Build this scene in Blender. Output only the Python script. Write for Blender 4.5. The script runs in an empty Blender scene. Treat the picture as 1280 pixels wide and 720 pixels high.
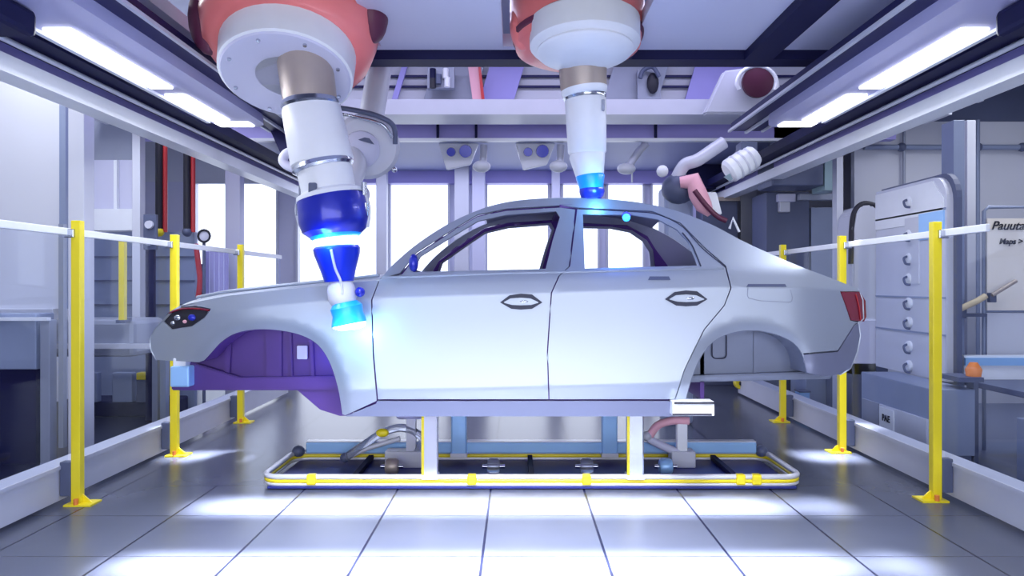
import bpy, bmesh, math, random
from mathutils import Vector, Matrix, geometry
random.seed(7)
PI = math.pi
COL = bpy.context.scene.collection
F = 900.0; CX = 645.0; CY = 356.0; H = 1.54      # measured camera: focal in px, vanishing point, eye height
YC = 5.93                                        # centre line of the car

def P(px, py, Y):
    return Vector(((px-CX)/F*Y, Y, H-(py-CY)/F*Y))

# ------------------------------------------------------------------ materials
def mat(name, col, rough=0.5, metal=0.0, var=0.04, bump=0.0, scale=6.0, coat=0.0, spec=0.5, emit=None, es=0.0, alpha=1.0, trans=0.0, coord='Object'):
    m = bpy.data.materials.new(name); m.use_nodes = True
    nt = m.node_tree; b = nt.nodes['Principled BSDF']
    tc = nt.nodes.new('ShaderNodeTexCoord'); n = nt.nodes.new('ShaderNodeTexNoise')
    n.inputs['Scale'].default_value = scale; n.inputs['Detail'].default_value = 4
    nt.links.new(tc.outputs[coord], n.inputs['Vector'])
    mr = nt.nodes.new('ShaderNodeMix'); mr.data_type = 'RGBA'
    mr.inputs['A'].default_value = tuple(max(0, c*(1-var)) for c in col)+(1,)
    mr.inputs['B'].default_value = tuple(min(1, c*(1+var)) for c in col)+(1,)
    nt.links.new(n.outputs['Fac'], mr.inputs['Factor'])
    nt.links.new(mr.outputs['Result'], b.inputs['Base Color'])
    b.inputs['Roughness'].default_value = rough
    b.inputs['Metallic'].default_value = metal
    b.inputs['Coat Weight'].default_value = coat
    b.inputs['Coat Roughness'].default_value = 0.08
    b.inputs['Specular IOR Level'].default_value = spec
    b.inputs['Transmission Weight'].default_value = trans
    b.inputs['Alpha'].default_value = alpha
    if emit:
        b.inputs['Emission Color'].default_value = tuple(emit)+(1,)
        b.inputs['Emission Strength'].default_value = es
    if bump:
        bp = nt.nodes.new('ShaderNodeBump'); bp.inputs['Strength'].default_value = bump
        bp.inputs['Distance'].default_value = 0.01
        nt.links.new(n.outputs['Fac'], bp.inputs['Height']); nt.links.new(bp.outputs['Normal'], b.inputs['Normal'])
    return m

M = {}
M['paint']   = mat('silver_paint', (.44,.49,.585), .44, .66, .015, scale=2)
M['primer']  = mat('violet_primer', (.085,.035,.22), .40, .15, .08, scale=5)  # primer with the violet shade of the hollow body put into the colour
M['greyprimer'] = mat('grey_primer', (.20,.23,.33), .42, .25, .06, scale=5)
M['sill']    = mat('grey_sill_coating', (.22,.24,.36), .42, .4, .04, scale=3)  # shade on the sill put into the colour; rear lower corner shares this grey
M['seal']    = mat('dark_seal', (.03,.035,.07), .5)
M['white']   = mat('white_coated_metal', (.84,.87,.93), .38, .0, .04, bump=.05, scale=9)
M['offwhite']= mat('offwhite_metal', (.62,.64,.74), .42, .1, .05, scale=5)
M['grey']    = mat('grey_metal', (.33,.36,.46), .45, .2, .08, scale=5)
M['bluegrey']= mat('blue_grey_paint', (.27,.32,.47), .45, .1, .08, scale=3)
M['slate']   = mat('slate_paint', (.10,.12,.21), .5, .1, .1, scale=3)
M['navy']    = mat('navy_painted_steel', (.008,.009,.055), .6, .0, .1, scale=4, spec=.2)
M['navyrail']= mat('navy_rail', (.014,.014,.09), .45, .1, .15, scale=4, spec=.3)
M['lav']     = mat('lavender_panel', (.47,.47,.74), .5, .0, .04, scale=1.5)
M['lavceil'] = mat('pale_ceiling_panel', (.63,.64,.82), .6, .0, .03, scale=1)
M['backlav'] = mat('blue_lavender_soffit', (.30,.34,.62), .5, var=.05, scale=1)
M['purple']  = mat('purple_beam', (.36,.33,.74), .45, .1, .08, scale=2)
M['red']     = mat('salmon_robot_paint', (.86,.22,.22), .38, .0, .08, scale=4, coat=.2)
M['maroon']  = mat('maroon_rubber', (.10,.015,.05), .5)
M['tan']     = mat('tan_steel', (.45,.38,.34), .42, .35, .08, scale=9)
M['chrome']  = mat('chrome', (.55,.58,.66), .22, 1.0, .03)
M['blue']    = mat('bright_blue_cap', (.005,.03,.62), .28, .1, .1, coat=.4)
M['deepblue']= mat('deep_blue_body', (.01,.02,.42), .3, .2, .1, coat=.3)
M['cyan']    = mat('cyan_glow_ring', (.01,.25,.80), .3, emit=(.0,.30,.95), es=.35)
M['glow']    = mat('white_hot_lens', (.9,.98,1), .3, emit=(.55,.9,1.0), es=5.0)
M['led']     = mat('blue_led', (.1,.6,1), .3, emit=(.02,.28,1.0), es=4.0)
M['yellow']  = mat('yellow_paint', (.90,.74,.015), .38, .0, .05, scale=8, coat=.2)
M['orange']  = mat('orange_marker', (.85,.25,.05), .5)
M['black']   = mat('black_rubber', (.015,.015,.03), .55)
M['redpipe'] = mat('red_pipe_paint', (.55,.04,.05), .4)
M['pink']    = mat('pink_hose', (.82,.42,.50), .45)
M['skidblue']= mat('sky_blue_beam', (.34,.60,1.0), .35, .2, .08, scale=4)
M['skidnavy']= mat('navy_tray', (.02,.03,.22), .4, .1, .2)
M['rail']    = mat('brushed_rail', (.78,.78,.84), .3, .25, .05)
M['tail']    = mat('dark_red_lens', (.20,.008,.03), .15, coat=.8)
M['cream']   = mat('cream_notice_paper', (.85,.80,.74), .8, var=.05)
M['wall']    = mat('pale_wall_panel', (.66,.68,.77), .65, var=.03, scale=1.2)
M['walld']   = mat('shaded_wall_panel', (.30,.33,.43), .6, var=.06, scale=1.2)
M['teal']    = mat('teal_glass_panel', (.35,.5,.55), .3)
M['lamp']    = mat('lamp_diffuser', (.95,.96,1), .4, emit=(.93,.95,1.0), es=4.5)
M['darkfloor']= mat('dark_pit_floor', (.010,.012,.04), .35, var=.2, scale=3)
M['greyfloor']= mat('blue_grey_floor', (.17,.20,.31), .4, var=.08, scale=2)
M['clearplastic'] = mat('smoky_clear_plastic', (.62,.66,.8), .15, trans=.75)

def tc_noise(nt):
    n = nt.nodes.new('ShaderNodeTexNoise'); n.inputs['Scale'].default_value = 1.5
    mr = nt.nodes.new('ShaderNodeMapRange'); mr.inputs['To Min'].default_value = .01; mr.inputs['To Max'].default_value = .06
    nt.links.new(n.outputs['Fac'], mr.inputs['Value']); return mr.outputs['Result']
def glass_mat():
    m = bpy.data.materials.new('fence_glass'); m.use_nodes = True; nt = m.node_tree; nt.nodes.clear()
    o = nt.nodes.new('ShaderNodeOutputMaterial'); mx = nt.nodes.new('ShaderNodeMixShader')
    t = nt.nodes.new('ShaderNodeBsdfTransparent'); t.inputs[0].default_value = (.93,.95,.99,1)
    g = nt.nodes.new('ShaderNodeBsdfGlossy'); g.inputs['Roughness'].default_value = .03; g.inputs[0].default_value = (.9,.93,1,1)
    mx.inputs[0].default_value = .022
    nt.links.new(tc_noise(nt), g.inputs['Roughness'])
    nt.links.new(t.outputs[0], mx.inputs[1]); nt.links.new(g.outputs[0], mx.inputs[2])
    nt.links.new(mx.outputs[0], o.inputs[0]); return m
M['glass'] = glass_mat()

TILE = .70
def floor_mat():
    m = bpy.data.materials.new('floor_tiles'); m.use_nodes = True; nt = m.node_tree; b = nt.nodes['Principled BSDF']
    N = nt.nodes.new; L = nt.links.new
    geo = N('ShaderNodeNewGeometry'); sep = N('ShaderNodeSeparateXYZ'); L(geo.outputs['Position'], sep.inputs[0])
    def math_(op, a, bb=None):
        n = N('ShaderNodeMath'); n.operation = op
        for i, v in enumerate((a, bb)):
            if v is None: continue
            if isinstance(v, (int, float)): n.inputs[i].default_value = v
            else: L(v, n.inputs[i])
        return n.outputs[0]
    def joint(axis, off, per, width):
        f = math_('FRACT', math_('DIVIDE', math_('SUBTRACT', sep.outputs[axis], off), per))
        d = math_('MULTIPLY', math_('MINIMUM', f, math_('SUBTRACT', 1.0, f)), per)
        return math_('LESS_THAN', d, width)
    jx = joint('X', -.19, TILE, .0075); jy = joint('Y', 4.80, .72, .0035)
    j = math_('MAXIMUM', jx, jy)
    n = N('ShaderNodeTexNoise'); n.inputs['Scale'].default_value = 2.2; L(geo.outputs['Position'], n.inputs['Vector'])
    mx = N('ShaderNodeMix'); mx.data_type = 'RGBA'; mx.inputs['A'].default_value = (.075,.085,.125,1); mx.inputs['B'].default_value = (.095,.105,.15,1)
    L(n.outputs['Fac'], mx.inputs['Factor'])
    m2 = N('ShaderNodeMix'); m2.data_type = 'RGBA'; L(j, m2.inputs['Factor']); L(mx.outputs['Result'], m2.inputs['A']); m2.inputs['B'].default_value = (.012,.014,.035,1)
    L(m2.outputs['Result'], b.inputs['Base Color'])
    b.inputs['Roughness'].default_value = .27; b.inputs['Specular IOR Level'].default_value = .6
    bp = N('ShaderNodeBump'); bp.inputs['Strength'].default_value = .6; bp.inputs['Distance'].default_value = .004
    L(math_('SUBTRACT', 1.0, j), bp.inputs['Height']); L(bp.outputs['Normal'], b.inputs['Normal'])
    return m
M['floor'] = floor_mat()

# ------------------------------------------------------------------ objects
def obj(name, bm, m, parent=None, smooth=None, loc=None):
    me = bpy.data.meshes.new(name)
    bmesh.ops.recalc_face_normals(bm, faces=bm.faces)
    bm.to_mesh(me); bm.free()
    me.materials.append(M[m] if isinstance(m, str) else m)
    o = bpy.data.objects.new(name, me); COL.objects.link(o)
    if parent:
        o.parent = parent; o.matrix_parent_inverse = Matrix.Translation(-parent.location)
    if smooth is not None:
        for p in me.polygons: p.use_smooth = True
        if smooth < 180:
            me.set_sharp_from_angle(angle=math.radians(smooth))
    return o
def thing(name, label, cat, loc=(0,0,0), group=None):
    o = bpy.data.objects.new(name, None); COL.objects.link(o); o.location = loc; o.empty_display_size = .1
    return tag(o, label, cat, group)
def tag(o, label, cat, group=None):
    o['label'] = label; o['category'] = cat
    if group: o['group'] = group
    return o
def struct(name, bm, m, parent=None, label=None, smooth=None):
    o = obj(name, bm, m, parent, smooth)
    if not parent: o['kind'] = 'structure'
    if label: o['label'] = label
    return o
def copy_tree(root, label, loc=None):
    r = root.copy(); COL.objects.link(r); r['label'] = label
    if loc is not None: r.location = loc
    for c in list(root.children):
        d = c.copy(); COL.objects.link(d); d.parent = r
        for g in c.children:
            e = g.copy(); COL.objects.link(e); e.parent = d
    return r

# ------------------------------------------------------------------ mesh helpers
def box(x0, x1, y0, y1, z0, z1, bev=0.0, seg=2, bm=None):
    own = bmesh.new()
    vs = [own.verts.new((x, y, z)) for x in (x0, x1) for y in (y0, y1) for z in (z0, z1)]
    for f in ((0,1,3,2),(4,6,7,5),(0,4,5,1),(2,3,7,6),(0,2,6,4),(1,5,7,3)): own.faces.new([vs[i] for i in f])
    bmesh.ops.recalc_face_normals(own, faces=own.faces)
    if bev: bmesh.ops.bevel(own, geom=own.edges[:], offset=bev, segments=seg, affect='EDGES', profile=.5)
    if bm is None: return own
    return merge(bm, own)
def merge(bm, other):
    me = bpy.data.meshes.new('tmp'); other.to_mesh(me); other.free(); bm.from_mesh(me); bpy.data.meshes.remove(me); return bm
def pbox(px0, px1, py0, py1, Y, dy, bev=0.0, bm=None):
    """box whose front face covers the measured rectangle at distance Y, dy deep"""
    a = P(px0, py0, Y); b = P(px1, py1, Y)
    return box(min(a.x,b.x), max(a.x,b.x), Y, Y+dy, min(a.z,b.z), max(a.z,b.z), bev, bm=bm)
def frame_of(d):
    d = Vector(d).normalized(); u = d.cross(Vector((0,0,1)))
    if u.length < 1e-3: u = Vector((1,0,0))
    u.normalize(); return u, d.cross(u)
def chain(path, seg=20, cap=True, bm=None, axis=None, closed=False):
    """path = [(point, radius)], rings perpendicular to axis or to the local direction"""
    bm = bm or bmesh.new(); rings = []; n = len(path); pu = None
    for i, (p, r) in enumerate(path):
        p = Vector(p)
        if axis: d = Vector(axis)
        elif closed: d = Vector(path[(i+1) % n][0]) - Vector(path[i-1][0])
        else: d = Vector(path[min(i+1, n-1)][0]) - Vector(path[max(i-1, 0)][0])
        d.normalize()
        if pu is None: u, v = frame_of(d)
        else:
            u = pu - d*pu.dot(d)
            if u.length < 1e-4: u, v = frame_of(d)
            u.normalize(); v = d.cross(u)
        pu = u
        rings.append([bm.verts.new(p + (u*math.cos(2*PI*k/seg) + v*math.sin(2*PI*k/seg))*r) for k in range(seg)])
    for a in range(n if closed else n-1):
        A = rings[a]; B = rings[(a+1) % n]
        for k in range(seg): bm.faces.new((A[k], A[(k+1)%seg], B[(k+1)%seg], B[k]))
    if cap and not closed:
        bm.faces.new(rings[0][::-1]); bm.faces.new(rings[-1])
    return bm
def tube(pts, r, seg=10, bm=None, closed=False): return chain([(p, r) for p in pts], seg, True, bm, closed=closed)
def catmull(pts, n=6):
    pts = [Vector(p) for p in pts]; out = []
    for i in range(len(pts)-1):
        p0 = pts[max(i-1,0)]; p1 = pts[i]; p2 = pts[i+1]; p3 = pts[min(i+2, len(pts)-1)]
        for k in range(n):
            t = k/n
            out.append(.5*((2*p1)+(-p0+p2)*t+(2*p0-5*p1+4*p2-p3)*t*t+(-p0+3*p1-3*p2+p3)*t**3))
    out.append(pts[-1]); return out
def prism(poly, vec, bev=0.0):
    """closed 3-D outline pushed along vec"""
    bm = bmesh.new(); a = [bm.verts.new(p) for p in poly]; b = [bm.verts.new(Vector(p)+Vector(vec)) for p in poly]
    bm.faces.new(a); bm.faces.new(b[::-1]); n = len(a)
    for i in range(n): bm.faces.new((a[i], b[i], b[(i+1)%n], a[(i+1)%n]))
    bmesh.ops.recalc_face_normals(bm, faces=bm.faces)
    if bev: bmesh.ops.bevel(bm, geom=[e for e in bm.edges if len(e.link_faces)==2 and e.calc_face_angle() > .6], offset=bev, segments=2, affect='EDGES')
    return bm
def ball(c, r, sc=(1,1,1), seg=16, bm=None):
    bm = bm or bmesh.new()
    g = bmesh.ops.create_uvsphere(bm, u_segments=seg, v_segments=seg//2, radius=r)
    for v in g['verts']: v.co = Vector((v.co.x*sc[0], v.co.y*sc[1], v.co.z*sc[2])) + Vector(c)
    return bm
def rrect(w, h, r, n=5):
    out = []
    for cx, cy, a0 in ((w/2-r, h/2-r, 0), (-w/2+r, h/2-r, 90), (-w/2+r, -h/2+r, 180), (w/2-r, -h/2+r, 270)):
        for k in range(n+1):
            a = math.radians(a0+90*k/n); out.append((cx+r*math.cos(a), cy+r*math.sin(a)))
    return out

# ================================================================== THE SETTING
struct('floor', box(-3.35, 3.35, -2.5, 13.2, -.12, 0), 'floor')
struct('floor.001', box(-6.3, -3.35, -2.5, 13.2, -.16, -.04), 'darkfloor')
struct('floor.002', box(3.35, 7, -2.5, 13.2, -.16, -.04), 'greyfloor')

# ceilings: low smooth panels near the camera, plain soffit further back
for i, (x0, x1, y0) in enumerate(((-3.6, -2.40, -2.5), (-1.05, -.10, -2.5), (.90, 1.84, -2.5), (2.02, 3.6, -2.5), (-2.4, -1.05, 5.62), (-.10, .90, 5.62), (-2.4, -1.05, -2.5), (-.10, .90, -2.5))):
    struct('ceiling' + ('' if not i else '.%03d' % i), box(x0, x1, y0, 5.70 if i < 6 else 4.0, 3.40, 3.50), 'lavceil')
struct('ceiling.008', box(-3.6, 3.6, 9.35, 12.0, 3.40, 3.52), 'backlav')
struct('ceiling.009', box(-6.3, 7.1, -2.5, 12.2, 4.45, 4.55), 'grey')
# long navy channels between the panels
for i, s in enumerate((-1, 1)):
    if s > 0: struct('trim_2', box(1.82, 2.04, -2.5, 5.74, 3.33, 3.52), 'navy')
    bm = box(s*2.36-.15, s*2.36+.15, -2.5, 7.4, 3.12, 3.20)
    for k, (o, z) in enumerate(((-.17, 3.10), (.0, 3.085), (.17, 3.10))):
        struct('trim_%d' % (50+3*i+k), box(s*2.36+o-.013, s*2.36+o+.013, -2.5, 7.4, z+.006, z+.03), 'offwhite')
    struct('trim_%d' % (3+i), bm, 'navyrail')
    struct('trim_%d' % (5+i), box(min(s*3.16, s*3.34), max(s*3.16, s*3.34), -2.5, 11.7, 2.86, 2.975), 'white')
    struct('trim_%d' % (7+i), box(min(s*3.22, s*3.42), max(s*3.22, s*3.42), -2.5, 11.7, 2.975, 3.12), 'purple')
    struct('trim_%d' % (9+i), box(min(s*2.95, s*3.22), max(s*2.95, s*3.22), -2.5, 11.7, 3.06, 3.16), 'navy')
    struct('trim_%d' % (11+i), tube([(s*3.10, -2.5, 3.03), (s*3.10, 11.7, 3.03)], .018), 'offwhite', smooth=60)
# cross beams
struct('trim_13', box(-3.6, 3.6, 5.75, 5.95, 3.34, 3.46), 'navy')
struct('trim_14', pbox(100, 1190, 124, 143, 8.0, .5), 'offwhite')
struct('trim_15', pbox(150, 1120, 143, 174, 9.2, .15), 'purple')
struct('trim_16', box(-3.6, 3.6, 9.1, 9.2, 3.36, 3.395), 'white')
struct('trim_17', box(-3.7, 3.7, 11.75, 12.0, 3.20, 3.42), 'purple')
# recess above the light beam: panelled face with slats
bm = pbox(60, 1230, 60, 126, 8.6, .1)
struct('wall_recess', bm, 'wall')
bm = bmesh.new()
for y in (95, 108): pbox(60, 1230, y-1.3, y+1.3, 8.55, .04, bm=bm)
struct('trim_18', bm, 'navyrail')
for i, (a, b) in enumerate(((495, 502), (535, 598), (605, 648), (760, 828), (862, 925))):
    q = [P(a+8, 80, 8.5), P(b+8, 80, 8.5), P(b-6, 126, 8.5), P(a-6, 126, 8.5)]
    struct('trim_%d' % (19+i), prism(q, (0, .04, 0)), 'grey' if i % 2 else 'purple')
# purple-beam brackets
bm = bmesh.new()
for x in (547, 595, 820): pbox(x-1.5, x+1.5, 143, 176, 9.14, .05, bm=bm)
struct('trim_24', bm, 'navy')

# back wall with tall windows
wz = P(0, 228, 12).z
cols = [(-3.9, -3.45), (-2.55, -2.42), (-2.12, -2.0), (-1.06, -.96), (-.93, -.66), (.55, .63), (.68, .78), (2.2, 2.36), (2.45, 3.3)]
wins = [(243, 350), (372, 484), (563-76, 563), (607, 687), (701, 749), (757, 805), (812, 830)]
edges = []
for a, b in wins: edges.append(((a-CX)/F*12, (b-CX)/F*12))
x = -6.2; n = 0
for i, (a, b) in enumerate(edges):
    struct('wall_back' + ('' if not n else '.%03d' % n), box(x, a, 11.95, 12.15, -.1, 3.25), 'lavceil'); n += 1; x = b
struct('wall_back.%03d' % n, box(x, 7, 11.95, 12.15, -.1, 3.25), 'wall'); n += 1
struct('wall_back.%03d' % n, box(-6.2, 7, 11.95, 12.15, wz, 4.6), 'wall')
for i, (a, b) in enumerate(edges):
    fr = bmesh.new(); w = .035
    box(a, a+w, 11.9, 12.0, 0, wz, bm=fr); box(b-w, b, 11.9, 12.0, 0, wz, bm=fr)
    box(a, b, 11.9, 12.0, wz-w, wz, bm=fr); box(a, b, 11.9, 12.0, 0, .05, bm=fr)
    fo = struct('window_%d' % (i+1), fr, 'offwhite')
    obj('window_pane', box(a+w, b-w, 11.99, 12.0, .05, wz-w), 'glass', fo)
# square columns standing in front of the back wall
n = 25
for a, b, m in ((488-5, 470, 'offwhite'), (586, 568, 'offwhite'), (606, 590, 'lavceil'), (700, 690, 'lavceil'), (946, 926, 'offwhite'), (300, 281, 'lavceil')):
    struct('trim_%d' % n, pbox(b, a, 205 if b != 281 else 175, 500, 11.3 if b != 281 else 9.6, .16, .01), m); n += 1

# side walls
struct('wall_left', box(-6.35, -6.2, -2.5, 13, -.2, 4.5), 'wall')
struct('wall_right', box(6.9, 7.05, -2.5, 13, -.2, 4.5), 'wall')
struct('wall_front', box(-6.35, 7.05, -2.65, -2.5, -.2, 4.5), 'wall')

# ================================================================== LIGHT FIXTURES
def fixture(s, label):
    t = thing('ceiling_light', label, 'light', (s*2.58, 5.4, 3.04), 'long ceiling lights above the fences')
    # housing: rounded ended plan
    x0, x1, y0, y1 = 2.345, 2.82, 2.2, 6.85
    plan = []
    for cx, cy, a0 in ((x1-.16, y1-.2, 0), (x0+.16, y1-.2, 90)):
        for k in range(7):
            a = math.radians(a0+90*k/6); plan.append(Vector((s*(cx+.16*math.cos(a)), cy+.2*math.sin(a), 3.04)))
    plan += [Vector((s*x0, y0, 3.04)), Vector((s*x1, y0, 3.04))]
    obj('housing', prism(plan, (0, 0, .12)), 'lav', t)
    obj('light_strip', box(min(s*2.60, s*2.765), max(s*2.60, s*2.765), 4.2, 5.46, 3.022, 3.045, .006), 'lamp', t)
    obj('light_strip', box(min(s*2.60, s*2.765), max(s*2.60, s*2.765), 5.66, 6.55, 3.022, 3.045, .006), 'lamp', t)
    obj('end_cap', box(min(s*2.46, s*2.78), max(s*2.46, s*2.78), 6.62, 6.78, 3.024, 3.045, .009), 'lamp', t)
    obj('edge_trim', box(min(s*2.80, s*2.835), max(s*2.80, s*2.835), 3.6, 6.6, 3.02, 3.06), 'white', t)
    for y in (3.4, 6.2): obj('hanger', box(s*2.62-.05, s*2.62+.05, y-.05, y+.05, 3.15, 3.40), 'navy', t)
    return t
fixture(-1, 'long lavender ceiling light with two glowing strips above the left fence')
fixture(1, 'long lavender ceiling light with two glowing strips above the right fence')
def mount(s, label):
    t = thing('junction_housing', label, 'ceiling mount', (s*2.85, 3.6, 3.035), 'dark corner housings')
    x0, x1 = sorted((s*2.62, s*3.3))
    obj('casing', box(x0, x1, 3.3, 3.95, 2.89, 3.035, .03), 'navy', t)
    obj('bolt', tube([(s*2.84, 3.97, 3.03), (s*2.84, 3.97, 2.93)], .02), 'chrome', t, 50)
mount(-1, 'dark navy housing at the near end of the left ceiling light')
mount(1, 'dark navy housing at the near end of the right ceiling light')

# ================================================================== THE CAR
SILF = [(188,436),(187,424),(194,410),(204,400),(214,390),(226,383)]
HOODEDGE = [(226,383),(238,380),(262,375),(290,370),(350,363),(400,358),(440,354),(474,350)]
ROOFLINE = [(476,349),(490,332),(520,306),(560,280),(600,262),(640,252),(690,248),(740,248),(780,251),(815,256),(850,265),(890,281),(930,302),(965,318),(1000,333),(1040,348),(1072,361)]
def interp(tab, x):
    if x <= tab[0][0]: return tab[0][1]
    for (a, b), (c, d) in zip(tab, tab[1:]):
        if x <= c: return b + (d-b)*(x-a)/(c-a)
    return tab[-1][1]
def smooth01(t): t = max(0, min(1, t)); return t*t*(3-2*t)
def crease(px): return interp([(187,398),(260,392),(330,384),(400,377),(470,373),(700,366),(900,359),(1000,360),(1085,364)], px)
def lowcrease(px): return interp([(187,470),(430,489),(600,486),(820,480),(1085,474)], px)
ARCHF = [(237,452),(252,452),(262,443),(277,427),(296,416),(325,411.5),(360,414.5),(386,423),(402,436),(414,457),(423,487),(428,518)]
ARCHR = [(1008,466),(1006,452),(999,436),(985,424),(960,415),(932,413),(905,419),(886,432),(872,453),(862,480),(856,504)]
def resamp(pts, d=6.0, sm=True):
    v = catmull([Vector((a, b, 0)) for a, b in pts], 8) if sm else [Vector((a, b, 0)) for a, b in pts]
    out = [v[0]]; acc = 0
    for a, b in zip(v, v[1:]):
        L = (b-a).length
        if L < 1e-6: continue
        while acc + L >= d:
            t = (d-acc)/L; a = a.lerp(b, t); out.append(a.copy()); L = (b-a).length; acc = 0
        acc += L
    if (out[-1]-v[-1]).length > d*.4: out.append(v[-1])
    else: out[-1] = v[-1]
    return [(p.x, p.y) for p in out]
ARF = resamp(ARCHF, 8); ARR = resamp(ARCHR, 8)
def near_arch(px, py):
    best = 99.0
    for arc in (ARF[2:], ARR[1:]):
        for (a, b), (c, d) in zip(arc, arc[1:]):
            L = (c-a)**2+(d-b)**2; t = max(0, min(1, ((px-a)*(c-a)+(py-b)*(d-b))/L))
            best = min(best, math.hypot(px-a-t*(c-a), py-b-t*(d-b)))
    return best
def W(px, py):
    """half width of the body at a point of its side view"""
    c = crease(px); l = lowcrease(px)
    if py <= c:
        t = (c-py)
        w = .930 - .030*smooth01(t/22.0) - max(0, t-20)*.0030 if py < c else .93
        w = .930 - .0016*min(t, 22) - max(0, t-22)*.0036
    elif py <= l:
        t = (py-c)/(l-c)
        w = .930 - .008*math.sin(PI*min(1, t))+ .004*t
    else:
        t = (py-l)
        w = .934 - .0030*t if t < 16 else .886 - .0015*(t-16)
    if px < 330: w -= .36*((330-px)/143.0)**2.3
    if px > 985: w -= .20*((px-985)/98.0)**2.0
    d = near_arch(px, py)
    w -= .026*(1-min(1, d/11.5))
    return w
def S(px, py, off=0.0, far=False):
    w = W(px, py) - off; p = P(px, py, YC-w)
    if far: p.y = 2*YC-p.y
    return p
def inside(poly, x, y):
    r = False; j = len(poly)-1
    for i in range(len(poly)):
        xi, yi = poly[i]; xj, yj = poly[j]
        if (yi > y) != (yj > y) and x < (xj-xi)*(y-yi)/(yj-yi)+xi: r = not r
        j = i
    return r
def closed_resamp(poly, d=7):
    out = []
    for (a, b), (c, e) in zip(poly, poly[1:]+poly[:1]):
        L = math.hypot(c-a, e-b); k = max(1, int(round(L/d)))
        for i in range(k): out.append((a+(c-a)*i/k, b+(e-b)*i/k))
    return out
def cdt(outer, holes=(), step=9):
    outer = closed_resamp(outer); holes = [closed_resamp(h) for h in holes]
    pts = []; edges = []
    for lp in [outer]+holes:
        s = len(pts); pts += lp; edges += [(s+i, s+(i+1) % len(lp)) for i in range(len(lp))]
    nb = len(pts); xs = [p[0] for p in outer]; ys = [p[1] for p in outer]
    xx = math.floor(min(xs)/step)*step
    offs = [-130+step*i for i in range(13)] + [-14,-9,-5,-2.5,0,2.5,5,9,15] + [24+step*i for i in range(20)]
    for arc in (ARF, ARR):
        for dd in (6, 11.5):
            for i in range(1, len(arc)-1):
                a, b = arc[i-1], arc[i+1]; L = math.hypot(b[0]-a[0], b[1]-a[1]); nx, ny = (b[1]-a[1])/L, -(b[0]-a[0])/L
                mx_, my_ = (345, 480) if arc is ARF else (935, 480)
                if (arc[i][0]-mx_)*nx + (arc[i][1]-my_)*ny < 0: nx, ny = -nx, -ny
                x, y = arc[i][0]+nx*dd, arc[i][1]+ny*dd
                if inside(outer, x, y) and not any(inside(h, x, y) for h in holes):
                    if min((x-a)**2+(y-b)**2 for a, b in pts) > 9: pts.append((x, y))
    while xx < max(xs):
        c = crease(xx); l = lowcrease(xx); cand = [c+o for o in offs]
        cand = [y for y in cand if abs(y-l) > 4] + [l-3, l, l+3, l+8, l+12]
        for y in cand:
            if inside(outer, xx, y) and not any(inside(h, xx, y) for h in holes) and near_arch(xx, y) > 15:
                if min((xx-a)**2+(y-b)**2 for a, b in pts[:nb]) > 14: pts.append((xx, y))
        xx += step
    r = geometry.delaunay_2d_cdt([Vector(p) for p in pts], edges, [], 0, 1e-5)
    vs = [(v.x, v.y) for v in r[0]]; fs = []
    for f in r[2]:
        cx = sum(vs[i][0] for i in f)/len(f); cy = sum(vs[i][1] for i in f)/len(f)
        if inside(outer, cx, cy) and not any(inside(h, cx, cy) for h in holes): fs.append(f)
    return vs, fs
def sharp_rim(me):
    n = {}
    for p in me.polygons:
        for k in p.edge_keys: n[k] = n.get(k, 0)+1
    for e in me.edges:
        if n.get(e.key, 0) == 1: e.use_edge_sharp = True
def panel(name, outer, m, parent, holes=(), off=0.0, thick=.012, step=9, smooth=35, both=True, label=None):
    vs, fs = cdt(outer, holes, step); res = []
    for far in ((False, True) if both else (False,)):
        bm = bmesh.new(); V = [bm.verts.new(S(x, y, off, far)) for x, y in vs]
        for f in fs:
            try: bm.faces.new([V[i] for i in f])
            except ValueError: pass
        for v in list(bm.verts):
            if not v.link_faces: bm.verts.remove(v)
        bm.normal_update(); want = 1 if far else -1
        if sum(f.normal.y*f.calc_area() for f in bm.faces)*want < 0: bmesh.ops.reverse_faces(bm, faces=bm.faces)
        me = bpy.data.meshes.new(name); bm.to_mesh(me); bm.free(); me.materials.append(M[m])
        for p in me.polygons: p.use_smooth = True
        me.set_sharp_from_angle(angle=math.radians(smooth)); sharp_rim(me)
        o = bpy.data.objects.new(name, me); COL.objects.link(o); o.parent = parent
        o.matrix_parent_inverse = Matrix.Translation(-CARLOC)
        if thick:
            md = o.modifiers.new('thickness', 'SOLIDIFY'); md.thickness = thick; md.offset = -1
        if label and not far: o['label'] = label
        res.append(o)
    return res
CARLOC = Vector((0, YC, .63))
car = thing('car_body', 'bare silver sedan body without wheels or glass, raised on the low carrier', 'car', CARLOC)
sub_of = {}
def cobj(name, bm, m, parent=None, smooth=40):
    o = obj(name, bm, m, None, smooth)
    o.parent = parent or car
    if o.parent == car: o.matrix_parent_inverse = Matrix.Translation(-CARLOC)
    return o

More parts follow.
